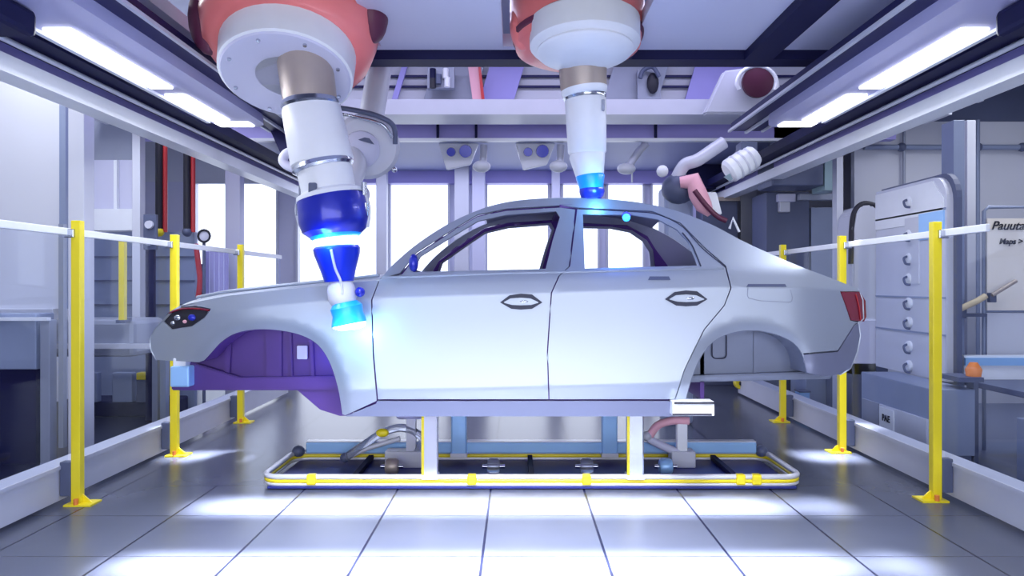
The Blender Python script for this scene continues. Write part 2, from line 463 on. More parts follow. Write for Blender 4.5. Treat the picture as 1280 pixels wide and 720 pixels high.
roof_rs = resamp(ROOFLINE, 7)
hood_rs = resamp(HOODEDGE, 7)
arcf = resamp(ARCHF, 6); arcr = resamp(ARCHR, 6)
fseam = [(472,351),(464,375),(466,440),(471,499)]
D1T = [(503,343),(522,318),(565,290),(597,271),(633,263.5),(700,259.5),(719,262)]
D2T = [(721.6,261.5),(815,265.3),(850.4,280),(868.5,298.6),(881,311),(906,333)]
door1 = [(475,349.5)] + D1T + [(711,333),(698,345),(688.5,366),(683.5,440),(685.5,499),(472.5,499),(467.5,440),(465.5,375)]
door2 = [(712.6,333)] + D2T + [(913,360),(905,381.3),(879.8,411.5),(866.8,437.5),(854.8,462.5),(847,488),(843,499),(687,499),(685.1,440),(690.1,366),(699.7,345)]
win1 = [(516,340),(526,320),(566,295),(598,276),(633,268.5),(695,264),(700,271),(691,300),(682,336)]
win2 = [(731,335.5),(728.5,268),(790,268.5),(822,274),(846,287),(860,302),(872,332)]
win3 = [(879,331),(869,310),(858,293),(872,308),(898,331)]
frame_outer = [(476,348)] + roof_rs[1:] + [(1076,364),(1050,364),(1056,380),(1063,401),(1073,403),(1068,405),(1047,438),(1004,441.5)] + arcr[2:] + [(844,503),(844,499),(848,489),(856,463),(868,438),(881,412),(906,382),(914.5,360),(907.5,332),(881,309),(869,297),(851,278.5),(815,263.5),(724,259.5),(700,256.5),(633,260.5),(597,268),(565,287),(521,315),(500,341)]
side = panel('side_frame', frame_outer, 'paint', car)
d1 = panel('front_door', door1, 'paint', car, [win1])
d2 = panel('rear_door', door2, 'paint', car, [win2])
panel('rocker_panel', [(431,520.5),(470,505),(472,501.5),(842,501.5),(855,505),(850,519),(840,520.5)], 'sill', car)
fender = [(473.4,351)] + hood_rs[::-1][1:-3] + [(240,381),(264,386),(256,397),(240,408),(214,412),(204,402),(194,412),(188,424),(189,437),(196,450)] + arcf + [(432,519),(470.8,501),(465.6,440),(463.8,375)]
panel('front_fender', fender, 'paint', car)
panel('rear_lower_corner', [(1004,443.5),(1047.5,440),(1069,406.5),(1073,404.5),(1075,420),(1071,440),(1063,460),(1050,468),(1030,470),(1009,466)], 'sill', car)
# inner shells close the shut lines
inner_out = [(500,344),(521,317),(565,289),(597,270),(633,262),(700,258),(724,261),(815,265),(850,280),(868,299),(906,334),(930,336),(930,398),(900,398),(876,425),(850,500),(840,515),(440,515),(436,480),(425,450),(410,420),(440,370),(470,350)]
h1 = [(512,341),(523,319),(566,293),(597,274),(633,266),(698,261),(704,270),(695,300),(686,338)]
h2 = [(728,337),(725,265),(790,266),(824,271),(850,285),(864,300),(878,334)]
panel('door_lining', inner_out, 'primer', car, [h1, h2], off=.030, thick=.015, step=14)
# quarter glass and window seals
for far in (False, True):
    cobj('window_seal', tube([S(x, y, .0, far) for x, y in resamp([(853,291),(864,305),(870,318),(876,333)], 5)], .006, 6), 'seal', None)
    cobj('window_seal', tube([S(x, y, -.001, far) for x, y in resamp([(724,261),(790,264.5),(822,268),(850,281),(866,297),(880,312),(907,334)], 5)], .004, 6), 'seal')
    cobj('waist_rail', tube([S(x, y, -.002, far) for x, y in resamp([(478,347),(560,344),(640,341),(700,340),(780,338),(905,335)], 7)], .010, 8), 'paint')
# bridging sheets: hood, roof, deck
def bridge(name, pts, crown, m='paint', n=16, inset=0.0, xb=0.0, label=None, power=2.0, thick=.012):
    bm = bmesh.new(); rows = []
    for px, py in pts:
        e = S(px, py, inset); w = YC-e.y; row = []
        for k in range(n+1):
            u = -1+2*k/n
            row.append(bm.verts.new((e.x+xb*(1-u*u), YC+w*u, e.z+crown*(1-abs(u)**power))))
        rows.append(row)
    for a, b in zip(rows, rows[1:]):
        for k in range(n): bm.faces.new((a[k], a[k+1], b[k+1], b[k]))
    bmesh.ops.recalc_face_normals(bm, faces=bm.faces)
    if sum(f.normal.z*f.calc_area() for f in bm.faces) < 0: bmesh.ops.reverse_faces(bm, faces=bm.faces)
    o = cobj_raw(name, bm, m)
    md = o.modifiers.new('thickness', 'SOLIDIFY'); md.thickness = thick; md.offset = -1
    return o
def cobj_raw(name, bm, m):
    me = bpy.data.meshes.new(name); bm.to_mesh(me); bm.free(); me.materials.append(M[m])
    for p in me.polygons: p.use_smooth = True
    sharp_rim(me)
    o = bpy.data.objects.new(name, me); COL.objects.link(o); o.parent = car; o.matrix_parent_inverse = Matrix.Translation(-CARLOC)
    return o
bridge('hood', [(x, y-.8) for x, y in hood_rs], .055, power=3, inset=.004)
# raised crease on the hood
for far in (False, True):
    cobj('hood_crease', tube([Vector((S(x,y,.16,far).x, S(x,y,.16,far).y, S(x,y).z+.034)) for x, y in hood_rs[3:]], .012, 8), 'paint')
bridge('roof_panel', [p for p in roof_rs if 596 < p[0] < 862], .04, power=2.4)
bridge('trunk_lid', [p for p in roof_rs if p[0] > 962], .03, power=3)
bridge('cowl_panel', resamp([(440,354),(476,349),(492,336)], 6), .02, power=2)
# nose: front crossmember panel and the rear panel
def endcap(name, pts, xb, m='paint'):
    bm = bmesh.new(); rows = []; n = 16
    for px, py in pts:
        e = S(px, py, .004); w = YC-e.y
        rows.append([bm.verts.new((e.x+xb*(1-(-1+2*k/n)**2), YC+w*(-1+2*k/n), e.z)) for k in range(n+1)])
    for a, b in zip(rows, rows[1:]):
        for k in range(n): bm.faces.new((a[k], a[k+1], b[k+1], b[k]))
    o = cobj_raw(name, bm, m); md = o.modifiers.new('thickness', 'SOLIDIFY'); md.thickness = .015; md.offset = 0
    return o
endcap('nose_panel', [(226,383),(214,390),(204,401),(194,412),(188,424),(189,437),(196,450)], -.12)
endcap('tail_panel', [(1072,361),(1078,375),(1079,398),(1073,404),(1075,420),(1071,440),(1063,460),(1050,468)], .08)
# headlights, tail lights
for far in (False, True):
    hl = panel('headlight', [(204,401),(210,391),(226,386),(262,386.5),(255,397),(240,407.5),(214,411.5)], 'black', car, off=.022, thick=.0, step=6, both=False)[0]
    if far:
        for v in hl.data.vertices: v.co.y = 2*YC-v.co.y
    for px, py, r, mm in ((222,397,.026,'chrome'),(240,397,.030,'deepblue'),(216,404,.018,'chrome'),(231,402,.016,'pink')):  # pink ball puts a glint into the headlight by colour
        q = S(px, py, .012, far); cobj('lens', ball(q, r, (1,.45,.8)), mm, hl)
    cobj('headlight_trim', tube([S(x, y, .008, far) for x, y in resamp([(212,391),(228,386),(248,386),(262,388)], 5)], .008, 6), 'tail', hl)
    tl = panel('tail_light', [(1051,364.5),(1075,364.5),(1082,376),(1083,396),(1080,402),(1064,400.5),(1057,380)], 'tail', car, off=.004, thick=.02, step=6, both=False)[0]
    if far:
        for v in tl.data.vertices: v.co.y = 2*YC-v.co.y
        tl.data.flip_normals()
    cobj('lens_divider', tube([S(1070,368,-.003,far), S(1074,384,-.003,far), S(1076,400,-.003,far)], .004, 6), 'redpipe', tl)
# door handles
def handle(px, py, parent, far):
    q = S(px, py, 0, far); s = 1 if far else -1
    cup = bmesh.new(); ring = [(-26,1),(-14,-8),(0,-10),(14,-9),(27,1),(14,9),(0,10),(-12,9)]
    pts = [S(px+a, py+b, 0, far) + Vector((0, s*.003, 0)) for a, b in ring]
    o = cobj('door_handle', prism(pts, (0, s*.006, 0)), 'seal', parent)
    bar = [S(px+a, py+b, 0, far) + Vector((0, s*.006, 0)) for a, b in ((-22,1),(-13,-4),(0,-5),(12,-4),(23,1),(13,4),(0,4.5),(-11,4))]
    cobj('pull_bar', prism(bar, (0, s*.03, 0), .006), 'paint', o)
    cobj('lock_cover', ball(S(px+4, py, 0, far)+Vector((0, s*.030, 0)), .022, (1.6,.5,.55)), 'chrome', o)
handle(651, 377, d1[0], False); handle(651, 377, d1[1], True)
handle(857, 373, d2[0], False); handle(857, 373, d2[1], True)
# small slots and flap
for far, par, par1 in ((False, side[0], d2[0]), (True, side[1], d2[1])):
    s = 1 if far else -1
    def slot(x0, x1, y0, y1, nm, mm, pr, t=.004):
        pts = [S(x, y, 0, far)+Vector((0, s*.002, 0)) for x, y in ((x0,y0),(x1,y0),(x1+2,y1),(x0-2,y1))]
        cobj(nm, prism(pts, (0, s*t, 0)), mm, pr)
    slot(812, 836, 345.5, 350, 'badge_recess', 'slate', par1)
    slot(935, 981, 355, 358.5, 'trim_slot', 'slate', par)
    fl = resamp([(935,359),(934,372),(950,376),(989,378),(991,374),(988,362)], 5, False)
    cobj('fuel_flap', tube([S(x, y, -.0005, far) for x, y in fl], .0028, 6), 'grey', par)
# wheel housings: lining that follows the arch, inner apron
def liner(name, arc, w_in, m, far, back=None):
    bm = bmesh.new(); rows = []; s = 1 if far else -1
    for px, py in arc:
        a = S(px, py, .006, far); rows.append([bm.verts.new(a)] + [bm.verts.new((a.x, YC+s*(abs(a.y-YC)+(w_in-abs(a.y-YC))*k/4), a.z)) for k in range(1, 5)])
    for a, b in zip(rows, rows[1:]):
        for k in range(4): bm.faces.new((a[k], a[k+1], b[k+1], b[k]))
    o = cobj_raw(name, bm, m); md = o.modifiers.new('thickness', 'SOLIDIFY'); md.thickness = .008; md.offset = 0
    return o
for far in (False, True):
    s = 1 if far else -1
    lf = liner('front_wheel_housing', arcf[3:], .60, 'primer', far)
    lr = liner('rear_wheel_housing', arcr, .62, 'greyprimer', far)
    def inner(pxy, w, th, nm, mm, pr, bev=0):
        pts = [P(x, y, YC-w) for x, y in pxy]
        if far: pts = [Vector((p.x, 2*YC-p.y, p.z)) for p in pts]
        return cobj(nm, prism(pts, (0, -s*th, 0), bev), mm, pr)
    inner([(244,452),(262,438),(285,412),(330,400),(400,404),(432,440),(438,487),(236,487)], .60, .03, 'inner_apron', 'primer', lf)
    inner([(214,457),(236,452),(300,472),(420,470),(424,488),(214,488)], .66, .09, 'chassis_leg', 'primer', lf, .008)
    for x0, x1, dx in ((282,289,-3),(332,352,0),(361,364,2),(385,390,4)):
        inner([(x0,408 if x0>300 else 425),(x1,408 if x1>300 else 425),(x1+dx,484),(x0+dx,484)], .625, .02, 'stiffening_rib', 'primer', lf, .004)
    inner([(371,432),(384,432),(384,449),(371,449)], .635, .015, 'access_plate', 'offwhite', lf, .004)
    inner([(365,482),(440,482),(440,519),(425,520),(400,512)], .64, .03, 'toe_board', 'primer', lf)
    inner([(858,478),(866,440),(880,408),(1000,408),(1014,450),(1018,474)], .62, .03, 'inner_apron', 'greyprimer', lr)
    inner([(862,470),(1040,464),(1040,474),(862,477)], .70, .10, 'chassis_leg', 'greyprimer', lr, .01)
    inner([(942,414),(948,414),(948,474),(942,474)], .635, .02, 'stiffening_rib', 'greyprimer', lr, .004)
    # raised rectangular pressing
    rp = [(899+a, 424+b) for a, b in rrect(18, 32, 5)]
    pts = [P(x, y+8, YC-.635) for x, y in rp]
    if far: pts = [Vector((p.x, 2*YC-p.y, p.z)) for p in pts]
    cobj('pressed_panel', tube(pts+[pts[0]], .005, 6), 'seal', lr)
    # bumper carrier under the tail
    inner([(1012,446),(1048,441),(1060,452),(1056,466),(1012,468)], .80, .10, 'bumper_bracket', 'greyprimer', side[1] if far else side[0], .008)
    cobj('tow_loop', tube([P(x, y, YC-.84) if not far else Vector((P(x,y,YC-.84).x, YC+.84, P(x,y,YC-.84).z)) for x, y in ((1033,446),(1034,456),(1040,459))], .012, 8), 'chrome', side[1] if far else side[0])
# floor pan, tunnel, bulkheads
a = P(438,512,5.1); b = P(862,512,5.1)
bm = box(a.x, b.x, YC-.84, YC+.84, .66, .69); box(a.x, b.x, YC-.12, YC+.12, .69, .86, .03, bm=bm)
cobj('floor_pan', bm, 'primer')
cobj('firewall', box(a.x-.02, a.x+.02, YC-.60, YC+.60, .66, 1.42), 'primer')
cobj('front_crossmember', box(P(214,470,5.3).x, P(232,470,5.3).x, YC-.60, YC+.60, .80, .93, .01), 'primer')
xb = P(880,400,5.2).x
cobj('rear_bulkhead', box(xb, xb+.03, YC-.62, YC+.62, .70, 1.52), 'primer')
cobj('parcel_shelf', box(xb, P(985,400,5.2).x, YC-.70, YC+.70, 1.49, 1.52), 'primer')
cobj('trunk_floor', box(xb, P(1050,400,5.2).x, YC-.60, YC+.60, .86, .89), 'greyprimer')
for far in (False, True):   # seat-back side pillars seen through the rear window
    s = 1 if far else -1
    q = [P(838,337,YC-.74), P(812,290,YC-.66), P(850,278,YC-.62), P(905,334,YC-.74)]
    q = [Vector((p.x, YC+s*abs(p.y-YC), p.z)) for p in q]
    pass
q = S(517, 329, -.02)
cobj('mirror_base', ball(q, .045, (.75,.8,1.5)), 'deepblue', d1[0])
cobj('roof_crossbar', box(P(700,255,5.3).x, P(716,255,5.3).x, YC-.58, YC+.58, P(700,254,5.3).z-.03, P(700,254,5.3).z-.005), 'primer')

# ================================================================== CARRIER
t = thing('body_carrier', 'low rounded skid frame with yellow and silver rail under the car body', 'carrier', (0.12, 5.8, 0))
x0, x1, yf, yb = -1.92, 2.16, 5.43, 6.24
def loop(z, r, x0=x0, x1=x1, yf=yf, yb=yb, rad=.13):
    pts = []
    for cx, cy, a0 in ((x1-rad, yf+rad, -90), (x1-rad, yb-rad, 0), (x0+rad, yb-rad, 90), (x0+rad, yf+rad, 180)):
        for k in range(7):
            a = math.radians(a0+90*k/6); pts.append((cx+rad*math.cos(a), cy+rad*math.sin(a), z))
    return tube(pts, r, 12, closed=True)
obj('upper_rail', loop(.092, .021), 'rail', t, 60)
obj('yellow_rail', loop(.060, .017), 'yellow', t, 60)
obj('lower_rail', loop(.036, .016), 'rail', t, 60)
obj('tray', box(x0+.05, x1-.05, yf-.02, yb+.02, .006, .024, .004), 'skidnavy', t)
obj('rear_beam', box(-1.80, 2.06, yb-.08, yb+.02, .095, .19, .012), 'skidblue', t)
obj('rear_beam_cap', box(-1.80, 2.06, yb-.07, yb+.01, .188, .198, .003), 'rail', t)
for x in (-1.25, .12, 1.70): obj('cross_member', box(x-.02, x+.02, yf, yb, .03, .07), 'navy', t)
for px, Yp, m, w in ((538, 5.46, 'offwhite', .058), (793.5, 5.46, 'chrome', .062), (574, 6.16, 'skidblue', .065), (761.5, 6.16, 'skidblue', .065)):
    x = (px-CX)/F*Yp
    po = obj('support_post', box(x-w, x+w, Yp-w*.8, Yp+w*.8, .1, .655, .012), m, t)
    if Yp < 6: obj('corner_strip', box(x-w-.004, x-w+.016, Yp-w*.85, Yp-w*.5, .11, .64), 'yellow', po)
    obj('post_foot', box(x-w*1.1, x+w*1.1, Yp-w, Yp+w, .075, .11, .005), 'rail', po)
for px in (390, 590, 733, 925, 945):
    x = (px-CX)/F*5.43
    obj('rail_clamp', box(x-.035, x+.035, 5.395, 5.455, .035, .115, .012), 'yellow', t)
for px, m in ((490, 'tan'), (617, 'clearplastic'), (733, 'clearplastic'), (832, 'skidblue')):
    x = (px-CX)/F*5.75
    ro = obj('roller', chain([((x-.05, 5.75, .09), .05), ((x-.03, 5.75, .09), .066), ((x+.03, 5.75, .09), .066), ((x+.05, 5.75, .09), .05)], 20), m, t, 40)
    obj('roller_pin', tube([(x-.09, 5.75, .09), (x+.09, 5.75, .09)], .016), 'chrome', ro, 60)
for x in (x0+.05, x1-.05):
    obj('corner_joint', ball((x, yb-.05, .11), .055, (1,1,.9)), 'slate', t, 60)

# support clamps standing on the tray
t = thing('support_clamp', 'pale jointed clamp arm with yellow knob under the front of the car', 'clamp', (-1.0, 6.05, .02), 'clamps under the car')
def Q(px, py, Y=6.0): return P(px, py, Y)
obj('base_block', box(Q(482,0).x, Q(530,0).x, 5.95, 6.10, .024, .16, .01), 'offwhite', t)
obj('arm', tube(catmull([Q(432,572), Q(455,556), Q(480,540), Q(505,535), Q(528,548), Q(520,566)]), .034, 12), 'clearplastic', t, 60)
obj('arm_rod', tube([Q(430,573), Q(460,560), Q(500,548)], .022, 10), 'offwhite', t, 60)
obj('end_knuckle', ball(Q(431,572), .04), 'slate', t, 60)
obj('joint_knob', ball(Q(478,541, 5.93), .045, (1.2,.8,.8)), 'yellow', t, 60)
obj('contact_pad', box(Q(495,0).x, Q(535,0).x, 5.96, 6.06, .42, .60, .03), 'lav', t)
obj('pad_post', box(Q(508,0).x, Q(520,0).x, 5.98, 6.04, .15, .45, .004), 'offwhite', t)
t = thing('support_clamp', 'pink curved clamp arm on a white leg under the rear of the car', 'clamp', (1.4, 6.0, .02), 'clamps under the car')
obj('base_block', box(Q(838,0).x, Q(868,0).x, 5.95, 6.10, .024, .16, .01), 'offwhite', t)
obj('leg', box(Q(846,0).x, Q(859,0).x, 5.98, 6.05, .15, .40, .01), 'white', t)
obj('arm', tube(catmull([Q(812,545), Q(822,532), Q(840,526), Q(861,526)]), .034, 12), 'pink', t, 60)
obj('lower_arm', tube(catmull([Q(810,548), Q(825,556), Q(848,566)]), .034, 12), 'lavceil', t, 60)
obj('end_knuckle', ball(Q(808,545), .05, (1,1,.8)), 'offwhite', t, 60)

# sill plate and blue clamp on the body
t = thing('sill_clamp_plate', 'white striped metal block gripping the sill ahead of the rear arch', 'plate', P(865,512,4.98))
bm = bmesh.new()
obj('plate_body', pbox(841, 893, 502, 520, 4.97, .12, .004), 'white', t)
obj('edge_stripe', pbox(843, 893, 502.5, 505, 4.962, .012), 'black', t)
obj('edge_stripe', pbox(841, 890, 517, 519.5, 4.962, .012), 'black', t)
t = thing('nose_bracket', 'small blue clamp block hanging under the front corner of the car', 'clamp', P(224,486,5.2))
obj('clamp_body', pbox(212, 236, 458, 484, 5.18, .14, .012), 'skidblue', t)
obj('clamp_top', pbox(216, 232, 448, 459, 5.20, .10, .006), 'white', t)

# ================================================================== FENCES
def fence(s, ys, label):
    X = 3.0 if s > 0 else -3.08
    t = thing('safety_fence', label, 'fence', (X, 6.5, 0), 'glass safety fences')
    for i, y in enumerate(ys):
        po = obj('post', box(X-.032, X+.032, y-.028, y+.028, .012, 1.99, .004), 'yellow', t)
        fp = box(X-.13 if s > 0 else X-.06, X+.06 if s > 0 else X+.13, y-.07, y+.07, .0, .012)
        obj('base_plate', fp, 'yellow', po)
        obj('gusset', prism([(X-s*.032, y, .012), (X-s*.10, y, .012), (X-s*.032, y, .07)], (0, .01, 0)), 'yellow', po)
        obj('anchor_bolt', tube([(X-s*.02, y-.055, .01), (X-s*.02, y-.055, .05)], .016, 8), 'orange', po, 50)
        obj('rail_bracket', box(min(X+s*.033, X+s*.11), max(X+s*.033, X+s*.11), y-.03, y+.03, .06, .30, .005), 'slate', po)
        obj('top_clip', box(min(X-s*.0, X+s*.07), max(X-s*.0, X+s*.07), y-.05, y+.04, 1.87, 1.93, .005), 'chrome', po)
    yy = [ys[0]-3.0, ys[0]-1.5] + list(ys) + [9.6]
    for a, b in zip(yy, yy[1:]):
        obj('glass_panel', box(X+s*.055-.004, X+s*.055+.004, a+.03, b-.03, .30, 1.90), 'glass', t)
    obj('top_rail', box(X+s*.055-.014, X+s*.055+.014, 4.66 if s > 0 else yy[0], 9.6, 1.885, 1.935, .004), 'white', t)
    bm = box(X+s*.13-.015, X+s*.13+.015, yy[0], 10.1, .03, .27)
    box(min(X+s*.10, X+s*.26), max(X+s*.10, X+s*.26), yy[0], 10.1, .25, .275, bm=bm)
    obj('kick_rail', bm, 'offwhite', t)
    ey = 10.1; e = X+s*.13
    obj('end_cap', chain([((e-s*.0, ey, .17), .085), ((e, ey-.03, .17), .09), ((e, ey-.10, .17), .08)], 20), 'yellow', t, 40)
    obj('end_hub', chain([((e, ey-.09, .17), .035), ((e, ey-.14, .17), .03)], 14), 'black', t, 40)
fence(1, (5.15, 6.63, 8.10), 'glass safety fence with yellow posts along the right side')
fence(-1, (5.06, 6.50, 8.06), 'glass safety fence with yellow posts along the left side')

# ================================================================== ROBOTS
def lathe(pxs, Y, dY=0.0, seg=28):
    """rings (px, py, half width px) at distance Y (+ dY per 100 px of height)"""
    out = []; y0 = pxs[0][1]
    for px, py, hw in pxs:
        y = Y + dY*(py-y0)/100.0; out.append((P(px, py, y), hw/F*y))
    a = out[-1][0]-out[0][0]
    return chain(out, seg, axis=a)
def disc_part(c, n, prof, seg=40):
    """turned part: prof = [(offset along n, radius)]"""
    n = Vector(n).normalized(); return chain([(Vector(c)+n*a, r) for a, r in prof], seg, axis=n)

t = thing('painting_robot', 'large ceiling robot with salmon shoulder and blue lamp nozzle before the front fender', 'robot', P(360, 0, 5.0), 'ceiling robots over the car')
c = P(358, 96, 4.86); n = Vector((.05, -.42, -.95)).normalized()
obj('drum', disc_part(c, n, [(0, .36), (0, .428), (-.01, .440), (-.24, .455), (-.26, .44)]), 'white', t, 40)
obj('drum_face', disc_part(c, n, [(-.05, .20), (.004, .20), (.012, .23), (.012, .415), (0, .425)], 40), 'lavceil', t, 30)
obj('socket', disc_part(c+Vector((.11,.0,.01)), n, [(.0, .135), (.014, .135), (.014, .115), (.03, .11)]), 'slate', t, 30)
obj('shoulder', disc_part(c, n, [(-.20, .47), (-.25, .56), (-.40, .60), (-.60, .60), (-.80, .52), (-1.2, .40)]), 'red', t, 50)
sh = t.children[-1]
bm = bmesh.new()
for k in range(0):
    a = 2*PI*k/9; u, v = frame_of(n); q = c + n*(-.34) + (u*math.cos(a)+v*math.sin(a))*.59
    obj('shoulder_lug', disc_part(q+n*.06, n, [(0, .035), (-.12, .05), (-.13, .04)], 12), 'red', sh, 40)
obj('side_cover', ball(c+Vector((-.56,.1,.42)), .22, (.6,.8,1.1), 20), 'maroon', t, 60)
obj('side_cover', ball(c+Vector((.56,.15,.50)), .20, (.5,.8,1.1), 20), 'maroon', t, 60)
for k in range(8):
    a = 2*PI*k/8+.3; u, v = frame_of(n); q = c + n*.012 + (u*math.cos(a)+v*math.sin(a))*.37
    obj('face_bolt', disc_part(q, n, [(0, .014), (.012, .012)], 10), 'chrome', t, 40)
FY = 4.80
obj('upper_forearm', lathe([(379,64,32),(380,70,34),(388,128,33)], FY), 'tan', t, 40)
obj('collar', lathe([(388,126,34),(388.5,132,36.5),(389,136,34)], FY-.005), 'chrome', t, 40)
obj('forearm', lathe([(388,131,34),(389,136,36),(403,203,39),(403.5,206,36)], FY), 'white', t, 40)
obj('collar', lathe([(403,204,37),(404,209,38.5),(405,212,35)], FY-.005), 'chrome', t, 40)
obj('wrist', lathe([(405,209,33),(406,214,34),(411,238,33),(412,242,41),(413,247,42)], FY), 'white', t, 40)
obj('head_body', lathe([(413,245,41),(415,252,42.5),(418,276,43.5),(419,288,40),(420,296,30),(420,299,27)], FY), 'deepblue', t, 35)
obj('glow_ring', lathe([(420,297,27),(421,300,29),(421,305,28.5),(421,308,26)], FY), 'glow', t, 40)
obj('cyan_collar', lathe([(419.5,291,33),(420,296,31),(420.5,298,28)], FY-.006), 'cyan', t, 40)
obj('bell_cup', lathe([(421,307,26),(421,311,29),(421.5,318,28),(423,340,21),(424,352,18)], FY), 'blue', t, 35)
obj('neck_joint', lathe([(424,350,13),(426,360,17),(428,372,18),(430,380,15)], FY-.01), 'offwhite', t, 35)
obj('side_knob', ball(P(450,365,FY-.03), .034), 'deepblue', t, 60)
obj('side_cable', tube(catmull([P(414,312,FY-.16), P(419,335,FY-.13), P(426,352,FY-.11), P(428,368,FY-.10)]), .009, 8), 'offwhite', t, 60)
obj('nozzle_cup', lathe([(431,378,15),(433,384,20),(435,393,19),(436,400,21),(436.5,405,22)], FY-.02), 'cyan', t, 35)
obj('nozzle_lamp', lathe([(436.5,404,20.5),(437,409,20),(437.2,412,13)], FY-.02), 'glow', t, 35)
for px, py in ((373,262),(457,262),(455,236),(377,240)):
    obj('clamp_bolt', tube([P(px, py-8, FY-.02), P(px, py+8, FY-.02)], .02, 10), 'chrome', t, 50)
bm = tube(catmull([P(456,240,FY), P(461,262,FY), P(459,284,FY)]), .014, 8); tube(catmull([P(374,246,FY), P(371,264,FY), P(376,284,FY)]), .014, 8, bm=bm)
obj('guard_strap', bm, 'offwhite', t, 60)
obj('wrist_fork', pbox(385, 395, 228, 243, FY-.2, .05, .008), 'slate', t)

t = thing('painting_robot', 'ceiling robot with salmon shoulder and slim arm touching the car roof', 'robot', P(730, 0, 5.6), 'ceiling robots over the car')
c = P(731, 60, 5.12); n = Vector((.02, -.10, -1)).normalized()
obj('drum', disc_part(c, n, [(.03, .30), (.0, .375), (-.02, .392), (-.18, .395), (-.20, .37)]), 'white', t, 35)
obj('lower_ring', disc_part(c, n, [(.085, .17), (.08, .20), (.045, .33), (.03, .345), (.015, .34)]), 'white', t, 35)
obj('shoulder', disc_part(c+Vector((-.03,.20,0)), n, [(-.03, .38), (-.07, .46), (-.3, .50), (-.6, .49), (-1.15, .40)]), 'red', t, 50)
obj('shoulder_band', disc_part(c+Vector((-.03,.20,0)), n, [(-.12, .47), (-.13, .482), (-.16, .487), (-.17, .47)]), 'maroon', t, 50)
obj('side_cover', ball(c+Vector((-.44,.15,.22)), .16, (.6,.8,1.2), 20), 'red', t, 60)
FY = 5.42
obj('upper_forearm', lathe([(727,62,30.5),(728,72,30.5),(729.5,110,29),(730,114,28)], FY-.03), 'tan', t, 40)
obj('forearm', lathe([(730,112,29.5),(731,118,28),(731,120,26)], FY-.03), 'white', t, 40)
obj('collar', lathe([(731,118,26.5),(731,122,27.5),(731.5,125,26)], FY-.004), 'chrome', t, 40)
obj('middle_arm', lathe([(731.5,124,25.5),(732,128,26),(734,190,24),(734,193,22)], FY), 'white', t, 40)
obj('lower_arm', lathe([(734,192,22),(734,196,22.5),(737,218,18),(737,222,16)], FY), 'white', t, 40)
obj('tool_sleeve', lathe([(737,219,17.5),(738,222,18),(739,232,15.5),(739.5,238,15)], FY), 'cyan', t, 40)
obj('tool_tip', lathe([(739.5,236,15.5),(740,240,16),(740,246,14),(740,249,10)], FY), 'blue', t, 40)
obj('hose_port', pbox(752, 756, 124, 138, FY-.12, .04, .004), 'grey', t)
bm = tube(catmull([P(757,75,FY), P(770,66,FY+.05), P(790,68,FY+.1)]), .03, 10)
obj('cable', bm, 'navy', t, 60)
t = thing('status_lamp', 'tiny round lamp shining bright blue at the rear window header of the car', 'lamp', S(783,272,-.03))  # small emissive blue ball at the rear window header
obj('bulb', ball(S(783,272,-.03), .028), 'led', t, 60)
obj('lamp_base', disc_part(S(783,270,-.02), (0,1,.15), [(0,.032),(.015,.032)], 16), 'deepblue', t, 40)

# third robot behind the first
t = thing('painting_robot', 'white folded robot elbow hanging behind the large blue tipped robot', 'robot', P(462, 100, 6.3))
c = P(458, 182, 6.3); n = Vector((.25, -.95, -.30)).normalized()
obj('elbow_disc', disc_part(c, n, [(.10, .20), (.10, .25), (.07, .285), (-.10, .29), (-.12, .27)]), 'offwhite', t, 35)
obj('face_cap', disc_part(c+Vector((-.05,0,-.02)), n, [(.10, .16), (.14, .155), (.16, .12)]), 'lavceil', t, 35)
obj('face_slot', prism([c+Vector((-.11,-.16,.06)), c+Vector((.06,-.15,.03)), c+Vector((.10,-.15,-.02)), c+Vector((-.02,-.16,.01))], (0,-.02,0)), 'slate', t)
obj('upper_link', tube(catmull([c+Vector((.10,.2,.9)), c+Vector((.05,.15,.5)), c+Vector((0,.1,.15))]), .11, 20), 'offwhite', t, 60)
obj('lower_link', tube(catmull([P(440,190,6.2), P(446,208,6.15), P(440,228,6.1), P(448,244,6.1)]), .085, 16), 'offwhite', t, 60)
obj('link_joint', ball(P(450,243,6.1), .085), 'lavceil', t, 60)
obj('cable', tube(catmull([P(418,134,6.1), P(445,138,6.05), P(475,146,6.05), P(492,158,6.1), P(494,180,6.15)]), .022, 8), 'slate', t, 60)
obj('cable', tube(catmull([P(424,142,6.1), P(450,147,6.05), P(478,156,6.05), P(490,172,6.1)]), .014, 8), 'chrome', t, 60)
obj('bracket', tube(catmull([P(372,188,6.2), P(358,192,6.2), P(354,202,6.2), P(366,210,6.2), P(385,206,6.2)]), .04, 10), 'lavceil', t, 60)
obj('bolt', ball(P(493,212,6.2), .025), 'chrome', t, 60)

# gear hanging from the cross beams
t = thing('valve_box', 'small open control box of dark valves high behind the first cross beam', 'valve box', P(553, 95, 8.3))
obj('case', pbox(534, 568, 84, 110, 8.3, .1, .005), 'grey', t)
for px, py, m in ((541,92,'navy'),(541,104,'black'),(548,99,'slate'),(557,92,'white'),(559,103,'white')):
    obj('valve', tube([P(px, py-6, 8.27), P(px, py+6, 8.27)], .035, 10), m, t, 50)
t = thing('hanging_strap', 'pink strap with a red edge hanging below the dark cross beam', 'strap', P(594, 100, 8.3))
obj('band', prism([P(585,83,8.35), P(598,83,8.35), P(603,126,8.35), P(591,126,8.35)], (0,-.03,0)), 'pink', t)
obj('edging', prism([P(598,84,8.34), P(601,84,8.34), P(606,126,8.34), P(602,126,8.34)], (0,-.05,0)), 'redpipe', t)
obj('cord', tube([P(589,83,8.3), P(592,66,8.3)], .008, 6), 'orange', t)
